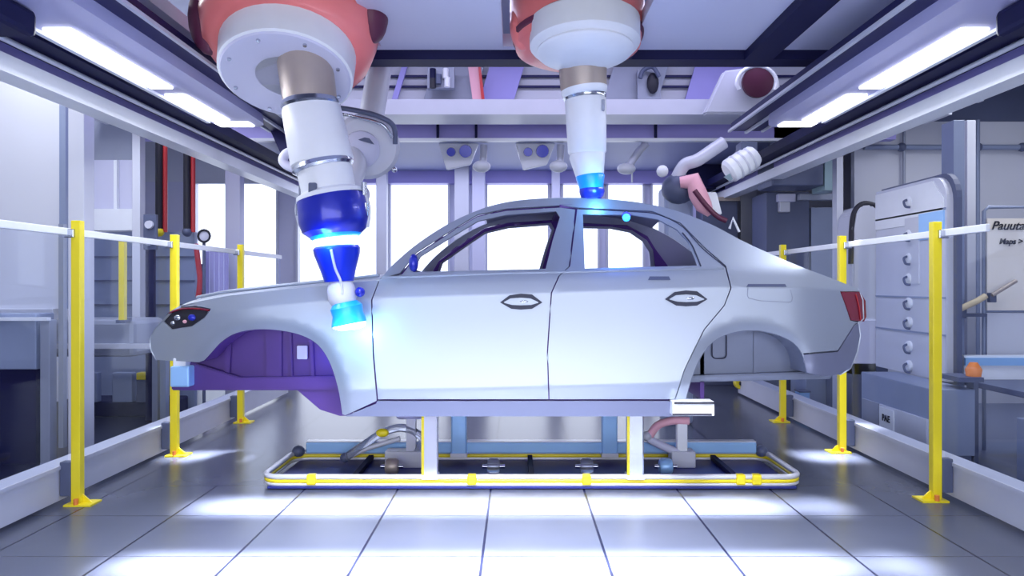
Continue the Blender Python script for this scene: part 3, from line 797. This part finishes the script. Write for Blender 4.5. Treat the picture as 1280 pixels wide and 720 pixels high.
def unit(cx, cy, Y, m1, label):
    t = thing('sensor_unit', label, 'sensor', P(cx, cy-17, Y), 'sensor units under the back ceiling')
    q = [P(cx-24, cy-16, Y), P(cx+26, cy-16, Y), P(cx+16, cy+10, Y), P(cx-2, cy+14, Y), P(cx-14, cy+17, Y)]
    obj('bracket', prism(q, (0,.10,0), .01), 'white', t)
    obj('lens', disc_part(P(cx-8, cy-5, Y-.01), (0,-1,-.2), [(0,.06),(.05,.055)], 16), 'deepblue', t, 40)
    obj('lens', disc_part(P(cx+10, cy-6, Y-.01), (0,-1,-.2), [(0,.085),(.05,.08)], 16), 'deepblue', t, 40)
    obj('pod', ball(P(cx+30, cy+13, Y), .10, (1.2,1,.8)), 'white', t, 60)
    obj('stem', tube([P(cx+32, cy+8, Y), P(cx+33, cy-14, Y)], .05, 10), 'offwhite', t, 60)
unit(572, 195, 9.45, 'white', 'white bracket with two dark blue lenses right of the folded robot elbow')
unit(668, 195, 9.45, 'white', 'white bracket with lenses partly behind the slim roof robot')
t = thing('sensor_unit', 'white rod mounted sensor just right of the slim roof robot', 'sensor', P(780, 182, 10), 'sensor units under the back ceiling')
obj('stem', tube([P(782,213,9.42), P(798,190,9.42), P(808,179,9.42)], .05, 10), 'offwhite', t, 60)
obj('pod', ball(P(783,211,9.42), .095, (1.3,1,.8)), 'white', t, 60)
obj('rod', tube([P(790,208,9.42), P(790,228,9.42)], .012, 6), 'white', t)
t = thing('hose_reel', 'white bracket holding a dark round hose reel on the light cross beam', 'hose reel', P(945, 120, 7.6))
q = [P(880,142,7.7), P(905,88,7.7), P(945,83,7.7), P(972,98,7.7), P(982,122,7.7), P(952,142,7.7)]
obj('bracket', prism(q, (0,.12,0), .02), 'offwhite', t)
obj('reel', disc_part(P(946,103,7.66), (0,-1,-.1), [(0,.165),(.05,.165),(.06,.14)], 28), 'maroon', t, 40)
pts = [P(946+25*math.cos(a), 104-21*math.sin(a), 7.60) for a in [math.radians(-25+k*15) for k in range(15)]]
obj('hose', tube(pts+[P(924,112,7.6)], .022, 8), 'white', t, 60)
obj('hose_end', ball(P(975,117,7.6), .035), 'offwhite', t, 60)
t = thing('valve_box', 'dark oval valve on a grey plate right of the roof robot drum', 'valve box', P(813, 90, 8.3))
obj('plate', pbox(797, 826, 86, 124, 8.4, .06, .005), 'grey', t)
obj('valve', ball(P(816,104,8.36), .07, (1,.6,1.8)), 'black', t, 60)
obj('pipe', tube(catmull([P(800,98,8.3), P(804,88,8.3), P(816,84,8.3), P(824,96,8.3)]), .025, 8), 'slate', t, 60)

t = thing('ceiling_bracket', 'navy bracket block behind the wrist of the large blue tipped robot', 'bracket', P(372, 170, 7.4))
obj('bracket_body', prism([P(335,158,7.4), P(425,158,7.4), P(425,225,7.4), P(392,238,7.4), P(372,222,7.4), P(352,196,7.4)], (0,.35,0), .02), 'navyrail', t)
obj('bracket_arm', box(P(345,0,7.5).x, P(362,0,7.5).x, 7.5, 7.65, P(0,165,7.5).z, 4.45), 'navy', t)
# robot behind the rear roof
t = thing('painting_robot', 'slate robot with pink cable sleeve standing behind the rear roof of the car', 'robot', P(850, 300, 8.0))
obj('body', box(P(830,0,8.0).x, P(866,0,8.0).x, 7.95, 8.35, .0, P(0,232,8.0).z, .04), 'bluegrey', t)
obj('shoulder', ball(P(848,236,7.95), .19, (1,1,.9)), 'slate', t, 60)
obj('arm', tube(catmull([P(846,222,7.9), P(856,206,7.85), P(872,200,7.8), P(893,186,7.8), P(905,178,7.8)]), .07, 14), 'offwhite', t, 60)
obj('cable_sleeve', chain([(P(850,228,7.75), .06), (P(866,226,7.72), .10), (P(872,242,7.70), .10), (P(880,258,7.70), .09), (P(888,268,7.70), .04)], 14), 'pink', t, 60)
obj('side_hose', tube(catmull([P(868,238,7.6), P(882,256,7.6), P(896,270,7.6), P(908,276,7.6)]), .028, 8), 'maroon', t, 60)
obj('end_joint', ball(P(828,214,7.8), .065), 'white', t, 60)
obj('gripper', tube([P(912,286,7.6), P(916,272,7.6), P(924,290,7.6)], .015, 8), 'white', t, 60)
obj('white_cover', prism([P(881,240,7.9), P(896,240,7.9), P(903,268,7.9), P(892,266,7.9)], (0,.1,0), .01), 'white', t)
t = thing('spray_canister', 'ribbed white canister tilted under the back ceiling, right of the slate robot', 'canister', P(925, 205, 7.6))
obj('cylinder', chain([(P(909,216,7.6), .10), (P(912,214,7.6), .13), (P(940,196,7.6), .13), (P(944,193,7.6), .10)], 20), 'white', t, 40)
bm = bmesh.new()
for k in range(3):
    a = P(920+k*8, 209-k*5, 7.6); d = (P(940,196,7.6)-P(912,214,7.6)).normalized(); bm = chain([(a-d*.01, .137), (a+d*.01, .137)], 20, bm=bm)
obj('rib', bm, 'offwhite', t, 40)
obj('nozzle', chain([(P(912,217,7.6), .07), (P(916,224,7.6), .04)], 14), 'teal', t, 40)
obj('mount', box(P(925,0,7.6).x, P(945,0,7.6).x, 7.55, 7.75, P(0,190,7.6).z, P(0,178,7.6).z, .01), 'slate', t)

# ================================================================== LEFT SIDE
n = 40
t = thing('partition_panel', 'large pale wall panel at the far left behind the glass', 'panel', P(30, 400, 6.6))
obj('board', pbox(-30, 74, 62, 386, 6.7, .06), 'wall', t)
obj('lower_ledge', pbox(-30, 66, 386, 400, 6.66, .1, .004), 'offwhite', t)
obj('trim_strip', pbox(74, 82, 118, 386, 6.68, .08), 'bluegrey', t)
struct('trim_40', pbox(85, 105, 129, 590, 6.4, .16, .006), 'wall', label='white square column left of the glazed partition')
struct('trim_41', pbox(73, 79, 280, 560, 6.0, .05), 'grey')
t = thing('glazed_partition', 'glazed partition with grey upper panes behind the left fence', 'partition', P(140, 400, 8.4))
obj('upper_panel', pbox(105, 165, 130, 200, 8.5, .05), 'grey', t)
obj('middle_panel', pbox(105, 165, 200, 262, 8.5, .05), 'lavceil', t)
obj('white_strip', pbox(104, 166, 261, 288, 8.42, .06), 'white', t)
obj('mullion', pbox(165, 175, 150, 430, 8.35, .12, .005), 'wall', t)
obj('mullion', pbox(142, 146, 200, 262, 8.44, .05), 'white', t)
t = thing('slatted_panel', 'blue grey panel with dark horizontal joints behind the left fence', 'panel', P(150, 400, 8.9))
obj('board', pbox(104, 243, 290, 525, 9.2, .08), 'bluegrey', t)
for y in (321, 351, 381): obj('joint_strip', pbox(104, 243, y-1, y+1, 9.17, .03), 'slate', t)
t = thing('air_duct', 'long grey horizontal duct behind the left fence, ending beside the car nose', 'duct', P(90, 440, 7.6))
obj('duct_body', box(-6.15, P(189,0,7.8).x, 7.45, 8.1, P(0,447,7.4).z, P(0,400,7.4).z, .05), 'grey', t)
obj('duct_lip', box(-6.15, P(200,0,7.4).x, 7.40, 7.45, P(0,436,7.4).z, P(0,430,7.4).z), 'offwhite', t)
t = thing('control_cabinet', 'blue grey cabinet with pale front at the far left edge', 'cabinet', P(20, 600, 6.3))
obj('cabinet_body', pbox(-60, 45, 392, 462, 6.3, .25, .008), 'bluegrey', t)
obj('top_slot', pbox(-20, 58, 397, 401, 6.25, .06), 'white', t)
obj('plinth', pbox(-60, 45, 462, 600, 6.35, .2), 'navy', t)
obj('side_post', pbox(50, 62, 400, 590, 6.3, .10, .005), 'grey', t)
t = thing('equipment_skid', 'dark machine block under the duct behind the left fence', 'machine', P(150, 560, 8.6))
obj('machine_body', box(P(95,0,8.6).x, P(212,0,8.6).x, 8.6, 9.1, -.04, P(0,502,8.6).z, .02), 'navy', t)
for x0, x1, m in ((108,121,'bluegrey'),(140,165,'bluegrey'),(170,187,'slate')):
    obj('side_box', pbox(x0, x1, 466, 503, 8.55, .1, .01), m, t)
obj('yellow_cap', pbox(170, 188, 466, 475, 8.5, .12, .01), 'yellow', t)
obj('orange_handle', tube([P(186,480,8.5), P(186,540,8.5)], .02, 8), 'orange', t, 60)
t = thing('upright_profile', 'pair of grey steel uprights between the dark machine and the car nose', 'upright', P(200, 540, 7.9))
obj('profile', pbox(190, 197, 440, 545, 7.9, .08), 'grey', t)
obj('profile', pbox(200, 207, 440, 545, 7.9, .08), 'bluegrey', t)
t = thing('marker_post', 'slim amber post standing beyond the left fence behind the glass', 'post', P(152, 400, 7.3))
obj('shaft', box(P(148,0,7.3).x, P(155,0,7.3).x, 7.3, 7.36, P(0,401,7.35).z, P(0,296,7.3).z, .004), 'yellow', t)
obj('foot', box(P(146,0,7.3).x, P(157,0,7.3).x, 7.28, 7.38, P(0,404,7.3).z, P(0,400,7.3).z), 'slate', t)
obj('bracket', box(P(150,0,7.3).x, P(153,0,7.3).x, 7.36, 7.48, P(0,403,7.3).z, P(0,398,7.3).z), 'slate', t)
for px, label in ((201, 'left one of two black and red pipes behind the left fence'), (236, 'right one of two black and red pipes behind the left fence')):
    t = thing('riser_pipe', label, 'pipe', P(px, 290, 9.0), 'black and red riser pipes')
    a = P(px-2, 0, 9.0).x
    obj('black_pipe', tube([(a, 9.0, P(0,292,9).z), (a, 9.0, 4.45)], .045, 12), 'black', t, 60)
    obj('red_pipe', tube([(a+.065, 9.02, P(0,290,9).z), (a+.065, 9.02, 4.4)], .028, 10), 'redpipe', t, 60)
    obj('end_fitting', ball((a, 9.0, P(0,290,9).z), .06), 'yellow' if px < 210 else 'slate', t, 60)
t = thing('pressure_gauge', 'round gauge mounted above the top rail beside the right riser pipe', 'gauge', P(254, 300, 8.6))
obj('dial', disc_part(P(255,295,8.6), (.1,-1,0), [(0,.07),(.03,.075),(.04,.06)], 20), 'lavceil', t, 40)
obj('rim', tube([P(255+7.5*math.cos(a), 295-7.5*math.sin(a), 8.55) for a in [2*PI*k/16 for k in range(16)]], .014, 6, closed=True), 'black', t, 60)
obj('stand', tube([P(255,302,8.62), Vector((P(255,0,8.62).x, 8.62, -.04))], .02, 8), 'slate', t, 60)
t = thing('gauge_panel', 'slate instrument panel on a dark stand left of the riser pipes', 'instrument panel', P(187, 400, 8.3))
obj('panel_plate', pbox(179, 195, 268, 312, 8.3, .05, .005), 'slate', t)
obj('dial', disc_part(P(187,281,8.28), (0,-1,0), [(0,.05),(.03,.045)], 16), 'offwhite', t, 40)
obj('dial', disc_part(P(187,303,8.28), (0,-1,0), [(0,.045),(.03,.04)], 16), 'grey', t, 40)
obj('stand', pbox(182, 192, 312, 526, 8.32, .05), 'navy', t)
t = thing('hand_truck', 'red upright handle frame leaning behind the car nose', 'hand truck', P(248, 370, 9.0))
obj('frame', tube(catmull([P(245,305,9), P(248,330,9), P(250,350,9), P(248,372,9)]), .035, 8), 'redpipe', t, 60)
obj('dark_edge', tube([P(254,330,9.05), P(254,380,9.05)], .03, 8), 'navy', t, 60)
t = thing('blue_curtain', 'violet strip curtain behind the left fence beside the bright window', 'curtain', P(272, 380, 9.3))
bm = bmesh.new()
for k in range(5): pbox(256+k*6, 261.4+k*6, 314, 480, 9.3-.02*(k % 2), .012, bm=bm)
obj('strips', bm, 'purple', t)

# ================================================================== RIGHT SIDE
t = thing('machine_door_panel', 'tall pale machine panel with rounded top corner and a column of hooks', 'panel', (3.9, 7.1, .66))
X = 3.9; ya, yb2 = 6.52, 7.80; zt, zb = 2.54, .66
def yz(yy, zz): return Vector((X, yy, zz))
out = [yz(ya, zb), yz(yb2, zb), yz(yb2, zt)]
for k in range(7):
    a = math.radians(90*k/6); out.append(yz(ya+.20-.20*math.sin(a), zt-.24+.24*math.cos(a)))
obj('panel_sheet', prism(out, (.06, 0, 0)), 'offwhite', t)
bk = [Vector((X+.06, p.y, p.z)) for p in out]; obj('panel_shell', prism([Vector((p.x, p.y-.05 if p.y < 6.9 else p.y, p.z+.03)) for p in bk], (.05, 0, 0)), 'slate', t)
obj('top_band', prism([Vector((X-.012, 6.56, 2.13)), Vector((X-.012, 7.79, 2.13)), Vector((X-.012, 7.79, 2.51)), Vector((X-.012, 6.72, 2.51)), Vector((X-.012, 6.56, 2.33))], (.012, 0, 0)), 'white', t)
obj('blue_inset', box(X-.014, X, 6.55, 6.95, 1.97, 2.22), 'skidblue', t)
obj('label_strip', box(X-.014, X, 6.95, 7.2, 1.55, 2.2), 'wall', t)
bm = bmesh.new()
for z in (2.235, 1.42, 1.08): box(X-.012, X+.002, 6.53, 7.79, z-.008, z+.008, bm=bm)
obj('seam', bm, 'bluegrey', t)
for z in (2.36, 2.03, 1.80, 1.60, 1.36, 1.17, .93, .74):
    hk = obj('hook', disc_part((X, 7.13, z), (-1,0,0), [(0,.055),(.02,.055),(.03,.035)], 16), 'white', t, 40)
    obj('hook_arm', tube(catmull([(X-.03, 7.13, z+.02), (X-.07, 7.11, z), (X-.07, 7.08, z-.05), (X-.04, 7.05, z-.06)]), .012, 8), 'slate', hk, 60)
t = thing('tool_cabinet', 'low blue grey cabinet with a labelled drawer behind the right fence', 'cabinet', (3.6, 6.7, 0))
obj('cabinet_body', box(3.5, 3.86, 6.05, 7.30, .10, .66, .008), 'bluegrey', t)
obj('plinth', box(3.54, 3.86, 6.1, 7.28, -.04, .10), 'slate', t)
dr = obj('drawer', box(3.478, 3.50, 6.10, 6.90, .17, .40, .004), 'offwhite', t)
obj('drawer', box(3.484, 3.50, 6.92, 7.26, .17, .40, .004), 'grey', t)
obj('label_plate', box(3.470, 3.478, 6.62, 6.88, .19, .38), 'white', dr)
def text(body, loc, rot, size, m, parent=None, name='lettering', shear=0.0):
    cu = bpy.data.curves.new(name, 'FONT'); cu.body = body; cu.size = size; cu.extrude = .002; cu.offset = .002; cu.align_x = 'LEFT'; cu.shear = shear
    tmp = bpy.data.objects.new(name, cu); COL.objects.link(tmp); bpy.context.view_layer.update()
    me = bpy.data.meshes.new_from_object(tmp.evaluated_get(bpy.context.evaluated_depsgraph_get()))
    bpy.data.objects.remove(tmp); me.materials.clear(); me.materials.append(M[m])
    me.transform(Matrix.Translation(loc) @ rot); o = bpy.data.objects.new(name, me); COL.objects.link(o)
    if parent:
        r = parent
        o.parent = r
    return o
RX = Matrix.Rotation(PI/2, 4, 'X')
text('PAE', (3.466, 6.82, .26), Matrix.Rotation(-PI/2, 4, 'Z') @ RX, .085, 'black', dr)
t = thing('machine_cover', 'rounded pale cylinder cover beside the tall hook panel', 'cover', (3.95, 8.4, 0))
q = []
for p in ((1066, 470), (1066, 285), (1069, 266), (1078, 257), (1090, 256), (1097, 262), (1097, 470)): q.append(P(p[0], p[1], 8.2))
obj('shell', prism(q, (0, .5, 0), .02), 'offwhite', t)
q2 = [Vector((p.x*1.0-.02 if i < 4 else p.x, p.y+.02, p.z+.05 if 0 < i < 6 else p.z)) for i, p in enumerate(q)]
obj('dark_rim', tube(catmull([P(1064,330,8.25), P(1065,285,8.25), P(1069,264,8.25), P(1080,255,8.25), P(1096,258,8.25)]), .035, 8), 'black', t, 60)
obj('base_box', pbox(1066, 1100, 400, 455, 8.15, .5, .01), 'lavceil', t)
obj('pedestal', box(P(1066,0,8.2).x, P(1110,0,8.2).x, 8.2, 8.9, -.04, P(0,455,8.2).z), 'slate', t)
n = 42
struct('trim_42', pbox(1192, 1206, 150, 575, 6.9, .20, .006), 'bluegrey')
struct('trim_43', pbox(1209, 1220, 150, 470, 7.4, .14, .006), 'wall')
struct('trim_44', pbox(1046, 1054, 195, 520, 8.6, .12), 'offwhite')
struct('wall_side', box(P(1068,0,9.6).x, 8, 9.6, 9.7, -.1, P(0,152,9.6).z), 'wall')
struct('wall_side.001', box(P(1068,0,9.6).x, 8, 9.58, 9.7, P(0,152,9.6).z, 4.4), 'slate')
t = thing('pipe_run', 'grey horizontal pipe with drop pipes on the pale right back wall', 'pipes', P(1150, 183, 9.5))
obj('main_pipe', tube([(P(1080,0,9.5).x, 9.5, P(0,184,9.5).z), (6.88, 9.5, P(0,184,9.5).z)], .035, 10), 'bluegrey', t, 60)
obj('drop_pipe', tube([P(1130,150,9.5), P(1130,240,9.5)], .02, 8), 'grey', t, 60)
for px in (1203, 1222): obj('drop_pipe', tube([P(px,150,9.45), P(px,470,9.45)], .028, 8), 'bluegrey', t, 60)
for px in (1127, 1222, 1278): obj('pipe_joint', ball(P(px,184,9.5), .06), 'slate', t, 60)
obj('elbow_bracket', prism([P(1185,168,9.45), P(1196,165,9.45), P(1196,174,9.45)], (0,.05,0)), 'slate', t)
t = thing('notice_stand', 'blue grey tube frame stand holding the cream notice at the right edge', 'stand', P(1255, 490, 6.9))
a = P(1230, 259, 6.9); b = P(1330, 492, 6.9)
bm = tube([(a.x, 6.9, -.04), (a.x, 6.9, a.z-.04), (a.x+.04, 6.9, a.z), (b.x, 6.9, a.z), (b.x, 6.9, -.04)], .018, 8)
for y in (389, 421, 432): tube([(a.x, 6.9, P(0,y,6.9).z), (b.x, 6.9, P(0,y,6.9).z)], .014, 8, bm=bm)
obj('frame', bm, 'bluegrey', t, 60)
t2 = thing('notice_board', 'cream paper notice with black italic writing at the right edge', 'notice', P(1255, 388, 6.88))
nb = obj('paper', pbox(1234, 1320, 273, 388, 6.84, .02), 'cream', t2)
text('Pauuta', P(1239, 287, 6.83), RX, .115, 'black', nb, shear=.35)
text('Maps >', P(1249, 305, 6.83), RX, .075, 'black', nb, shear=.2)
obj('lower_sheet', pbox(1234, 1320, 392, 450, 6.86, .015), 'wall', t2)
t = thing('wooden_lever', 'pale wooden arm slanting across the frame below the notice', 'lever', P(1235, 375, 6.7))
obj('wood_bar', tube([P(1196,388,6.7), P(1222,376,6.7), P(1232,370,6.7)], .03, 8), mat('pale_wood', (.70,.58,.38), .5, var=.15, scale=15), t, 60)
obj('dark_bar', tube([P(1240,369,6.72), P(1270,351,6.72)], .02, 8), 'tan', t, 60)
obj('clip', pbox(1238, 1246, 366, 378, 6.74, .05, .005), 'slate', t)
obj('hinge', pbox(1196, 1209, 386, 398, 6.72, .06, .01), 'slate', t)
obj('hinge_mount', pbox(1205, 1234, 392, 396, 6.78, .12), 'slate', t)
t = thing('work_table', 'white edged work table with blue stripe at the right edge', 'table', P(1260, 500, 6.4))
a = P(1232, 480, 6.3)
obj('table_top', box(a.x, 5.6, 5.6, 6.6, a.z-.05, a.z, .004), 'slate', t)
obj('front_rail', box(a.x, 5.6, 5.56, 5.60, a.z-.12, a.z-.0, .004), 'white', t)
obj('back_edge', box(a.x, 5.6, 6.6, 6.66, a.z, a.z+.22), 'white', t)
obj('blue_stripe', box(a.x, 5.6, 6.58, 6.60, a.z+.13, a.z+.20), 'skidblue', t)
for x, y in ((a.x+.03, 5.64), (a.x+.03, 6.55), (5.55, 5.64), (5.55, 6.55)):
    obj('leg', box(x-.025, x+.025, y-.025, y+.025, -.04, a.z-.05), 'bluegrey', t)
t = thing('floor_crate', 'low dark slab box standing on the blue grey floor at the right edge', 'box', (4.3, 5.4, 0))
a = P(1222, 560, 5.3)
obj('crate_body', box(3.42, 3.9, 5.55, 6.0, -.04, .12, .01), 'slate', t) if False else obj('crate_body', box(3.75, 5.4, 4.6, 5.4, -.04, P(0,521,5.4).z, .01), 'greyfloor', t)
obj('dark_lid', box(3.85, 5.3, 4.7, 5.3, P(0,521,5.4).z, P(0,521,5.4).z+.02), 'slate', t)
t = thing('orange_beacon', 'small orange beacon on a dark shelf right of the blue grey column', 'beacon', P(1217, 470, 6.1))
obj('shelf', pbox(1200, 1230, 472, 478, 6.0, .3), 'slate', t)
obj('shelf_post', box(P(1208,0,6.2).x, P(1214,0,6.2).x, 6.1, 6.2, -.04, P(0,478,6.0).z), 'slate', t)
obj('beacon_lamp', chain([(P(1217,472,6.1), .055), (P(1217,462,6.1), .065), (P(1217,453,6.1), .03)], 16), 'orange', t, 50)

# dark cabinets at the back right
t = thing('electrical_cabinet', 'tall slate cabinet in the back right corner behind the trunk', 'cabinet', P(985, 500, 9.8), 'cabinets in the back right corner')
obj('cabinet_body', box(P(958,0,9.8).x, P(1012,0,9.8).x, 9.8, 10.4, 0, P(0,240,9.8).z, .01), 'slate', t)
obj('top_bracket', pbox(973, 995, 242, 252, 9.7, .1, .01), 'lavceil', t)
obj('top_bracket', pbox(975, 988, 252, 265, 9.7, .1, .01), 'offwhite', t)
t = thing('electrical_cabinet', 'paler grey cabinet in the back right corner, right of the slate one', 'cabinet', P(1030, 500, 9.6), 'cabinets in the back right corner')
obj('cabinet_body', box(P(1014,0,9.8).x, P(1044,0,9.8).x, 9.8, 10.4, -.04, P(0,256,9.5).z, .01), 'bluegrey', t)
obj('top_rail', pbox(1000, 1044, 242, 250, 9.45, .1, .01), 'grey', t)
t = thing('air_handling_unit', 'dark boxy unit hanging in the back right corner over the cabinets', 'ventilation unit', P(1000, 200, 9.0))
obj('unit_body', box(P(965,0,9.0).x, P(1030,0,9.0).x, 9.0, 9.55, P(0,232,9.0).z, P(0,185,9.0).z, .02), 'slate', t)
obj('side_panel', pbox(1031, 1048, 196, 238, 9.0, .4, .01), 'teal', t)
obj('drop_bracket', box(P(975,0,9.0).x, P(1020,0,9.0).x, 9.2, 9.4, P(0,185,9.0).z, 4.4), 'slate', t)
t = thing('back_console', 'low dark console between the columns in the back right corner', 'console', P(870, 400, 11.0))
obj('console_body', box(P(878,0,11).x, P(922,0,11).x, 11.0, 11.6, 0, P(0,250,11).z, .01), 'slate', t)
obj('console_rail', pbox(878, 925, 246, 251, 10.95, .06), 'tan', t)
obj('upper_box', box(P(860,0,11).x, P(925,0,11).x, 11.1, 11.5, P(0,235,11).z, P(0,215,11).z+.35, .01), 'navy', t)
struct('trim_45', box(P(838,0,11.2).x, P(870,0,11.2).x, 11.2, 11.3, 0, 3.2), 'lav')
t = thing('blue_crate', 'small bright blue box on the floor behind the right fence posts', 'box', (3.46, 8.7, 0))
obj('crate_body', box(3.40, 3.52, 8.62, 8.78, -.04, .25, .01), 'skidblue', t)
obj('crate_lid', box(3.39, 3.53, 8.61, 8.79, .25, .27, .005), 'slate', t)
t = thing('equipment_bench', 'long blue grey bench behind the right fence under the car tail', 'bench', P(1035, 520, 8.8))
obj('bench_body', box(3.62, 4.3, 9.0, 9.5, -.04, .70, .01), 'bluegrey', t)
obj('bench_top', box(3.60, 4.3, 8.97, 9.53, .70, .74, .005), 'slate', t)

# ================================================================== LIGHT
w = bpy.data.worlds.new('daylight'); bpy.context.scene.world = w; w.use_nodes = True
bg = w.node_tree.nodes['Background']; bg.inputs[0].default_value = (.88,.91,1.0,1); bg.inputs[1].default_value = 2.2
def area(name, loc, size, power, rot=(0,0,0), col=(.9,.93,1), spread=180, sy=None):
    l = bpy.data.lights.new(name, 'AREA'); l.energy = power; l.color = col; l.size = size; l.spread = math.radians(spread)
    if sy: l.shape = 'RECTANGLE'; l.size_y = sy
    o = bpy.data.objects.new(name, l); COL.objects.link(o); o.location = loc; o.rotation_euler = rot; return o
for s in (-1, 1):
    area('strip_lamp', (s*2.68, 4.83, 3.0), .16, 20, (0, s*math.radians(12), 0), sy=1.26)
    area('strip_lamp', (s*2.68, 6.1, 3.0), .16, 12, (0, s*math.radians(12), 0), sy=.9)
# unseen area light added overhead to brighten the near floor
area('ceiling_lamp', (-.1, 3.15, 3.38), 2.8, 250, (math.radians(14),0,0), spread=62, sy=.5)
area('window_daylight', (0, -2.35, 1.6), 8.5, 275, (math.radians(90),0,0), sy=2.3)  # added fill behind the camera, brightening the car side; no window there
# narrow area strips added for bright floor bands; back bay lamps follow
for y, ty, e in ((3.75, 5.0, 125), (3.45, 3.95, 110)):
    area('ceiling_lamp', (0, y, 3.38), 6.0, e, (math.atan2(ty-y, 3.38),0,0), spread=9, sy=.10)
for s in (-1, 1): area('strip_lamp', (s*2.70, 6.45, 3.0), .7, 11, (0, 0, 0), spread=12, sy=.10)  # narrow light added below each fixture for the side floor bands
area('ceiling_lamp', (0, 10.4, 3.38), 5.0, 60, col=(.7,.72,1), sy=.6)
area('ceiling_lamp', (0, 7.3, 4.40), 6.0, 70, col=(.7,.7,1), sy=.6)
area('side_lamp', (-4.3, 7.0, 4.2), .8, 110, sy=4)
area('side_lamp', (5.0, 6.6, 4.2), .8, 70, sy=4)
def pl(loc, e, col, r=.05):
    l = bpy.data.lights.new('tool_lamp', 'POINT'); l.energy = e; l.color = col; l.shadow_soft_size = r
    o = bpy.data.objects.new('tool_lamp', l); COL.objects.link(o); o.location = loc
pl(P(436, 424, 4.70), 5, (.12,.55,1.0))
pl(P(405, 305, 4.60), 7, (.05,.25,1.0))
pl(P(400, 450, 5.12), 2, (.1,.1,1.0), .06)  # blue glow added inside the front wheel arch; no tool there
pl(P(783, 273, 4.95), 4, (.03,.2,1.0), .02)
pl(P(748, 240, 5.25), 2, (.1,.5,1.0), .03)

# ================================================================== CAMERA
cam = bpy.data.cameras.new('camera'); co = bpy.data.objects.new('camera', cam); COL.objects.link(co)
co.location = (0, 0, H); co.rotation_euler = (PI/2, 0, 0)
cam.sensor_width = 36; cam.sensor_fit = 'HORIZONTAL'; cam.lens = 36*F/1280
cam.shift_x = -(CX-640)/1280; cam.shift_y = -(360-CY)/1280
cam.clip_end = 100
sc = bpy.context.scene; sc.camera = co
sc.view_settings.view_transform = 'Standard'; sc.view_settings.look = 'None'
sc.view_settings.exposure = 0.12; sc.view_settings.gamma = 1.0; sc.view_settings.use_curve_mapping = False
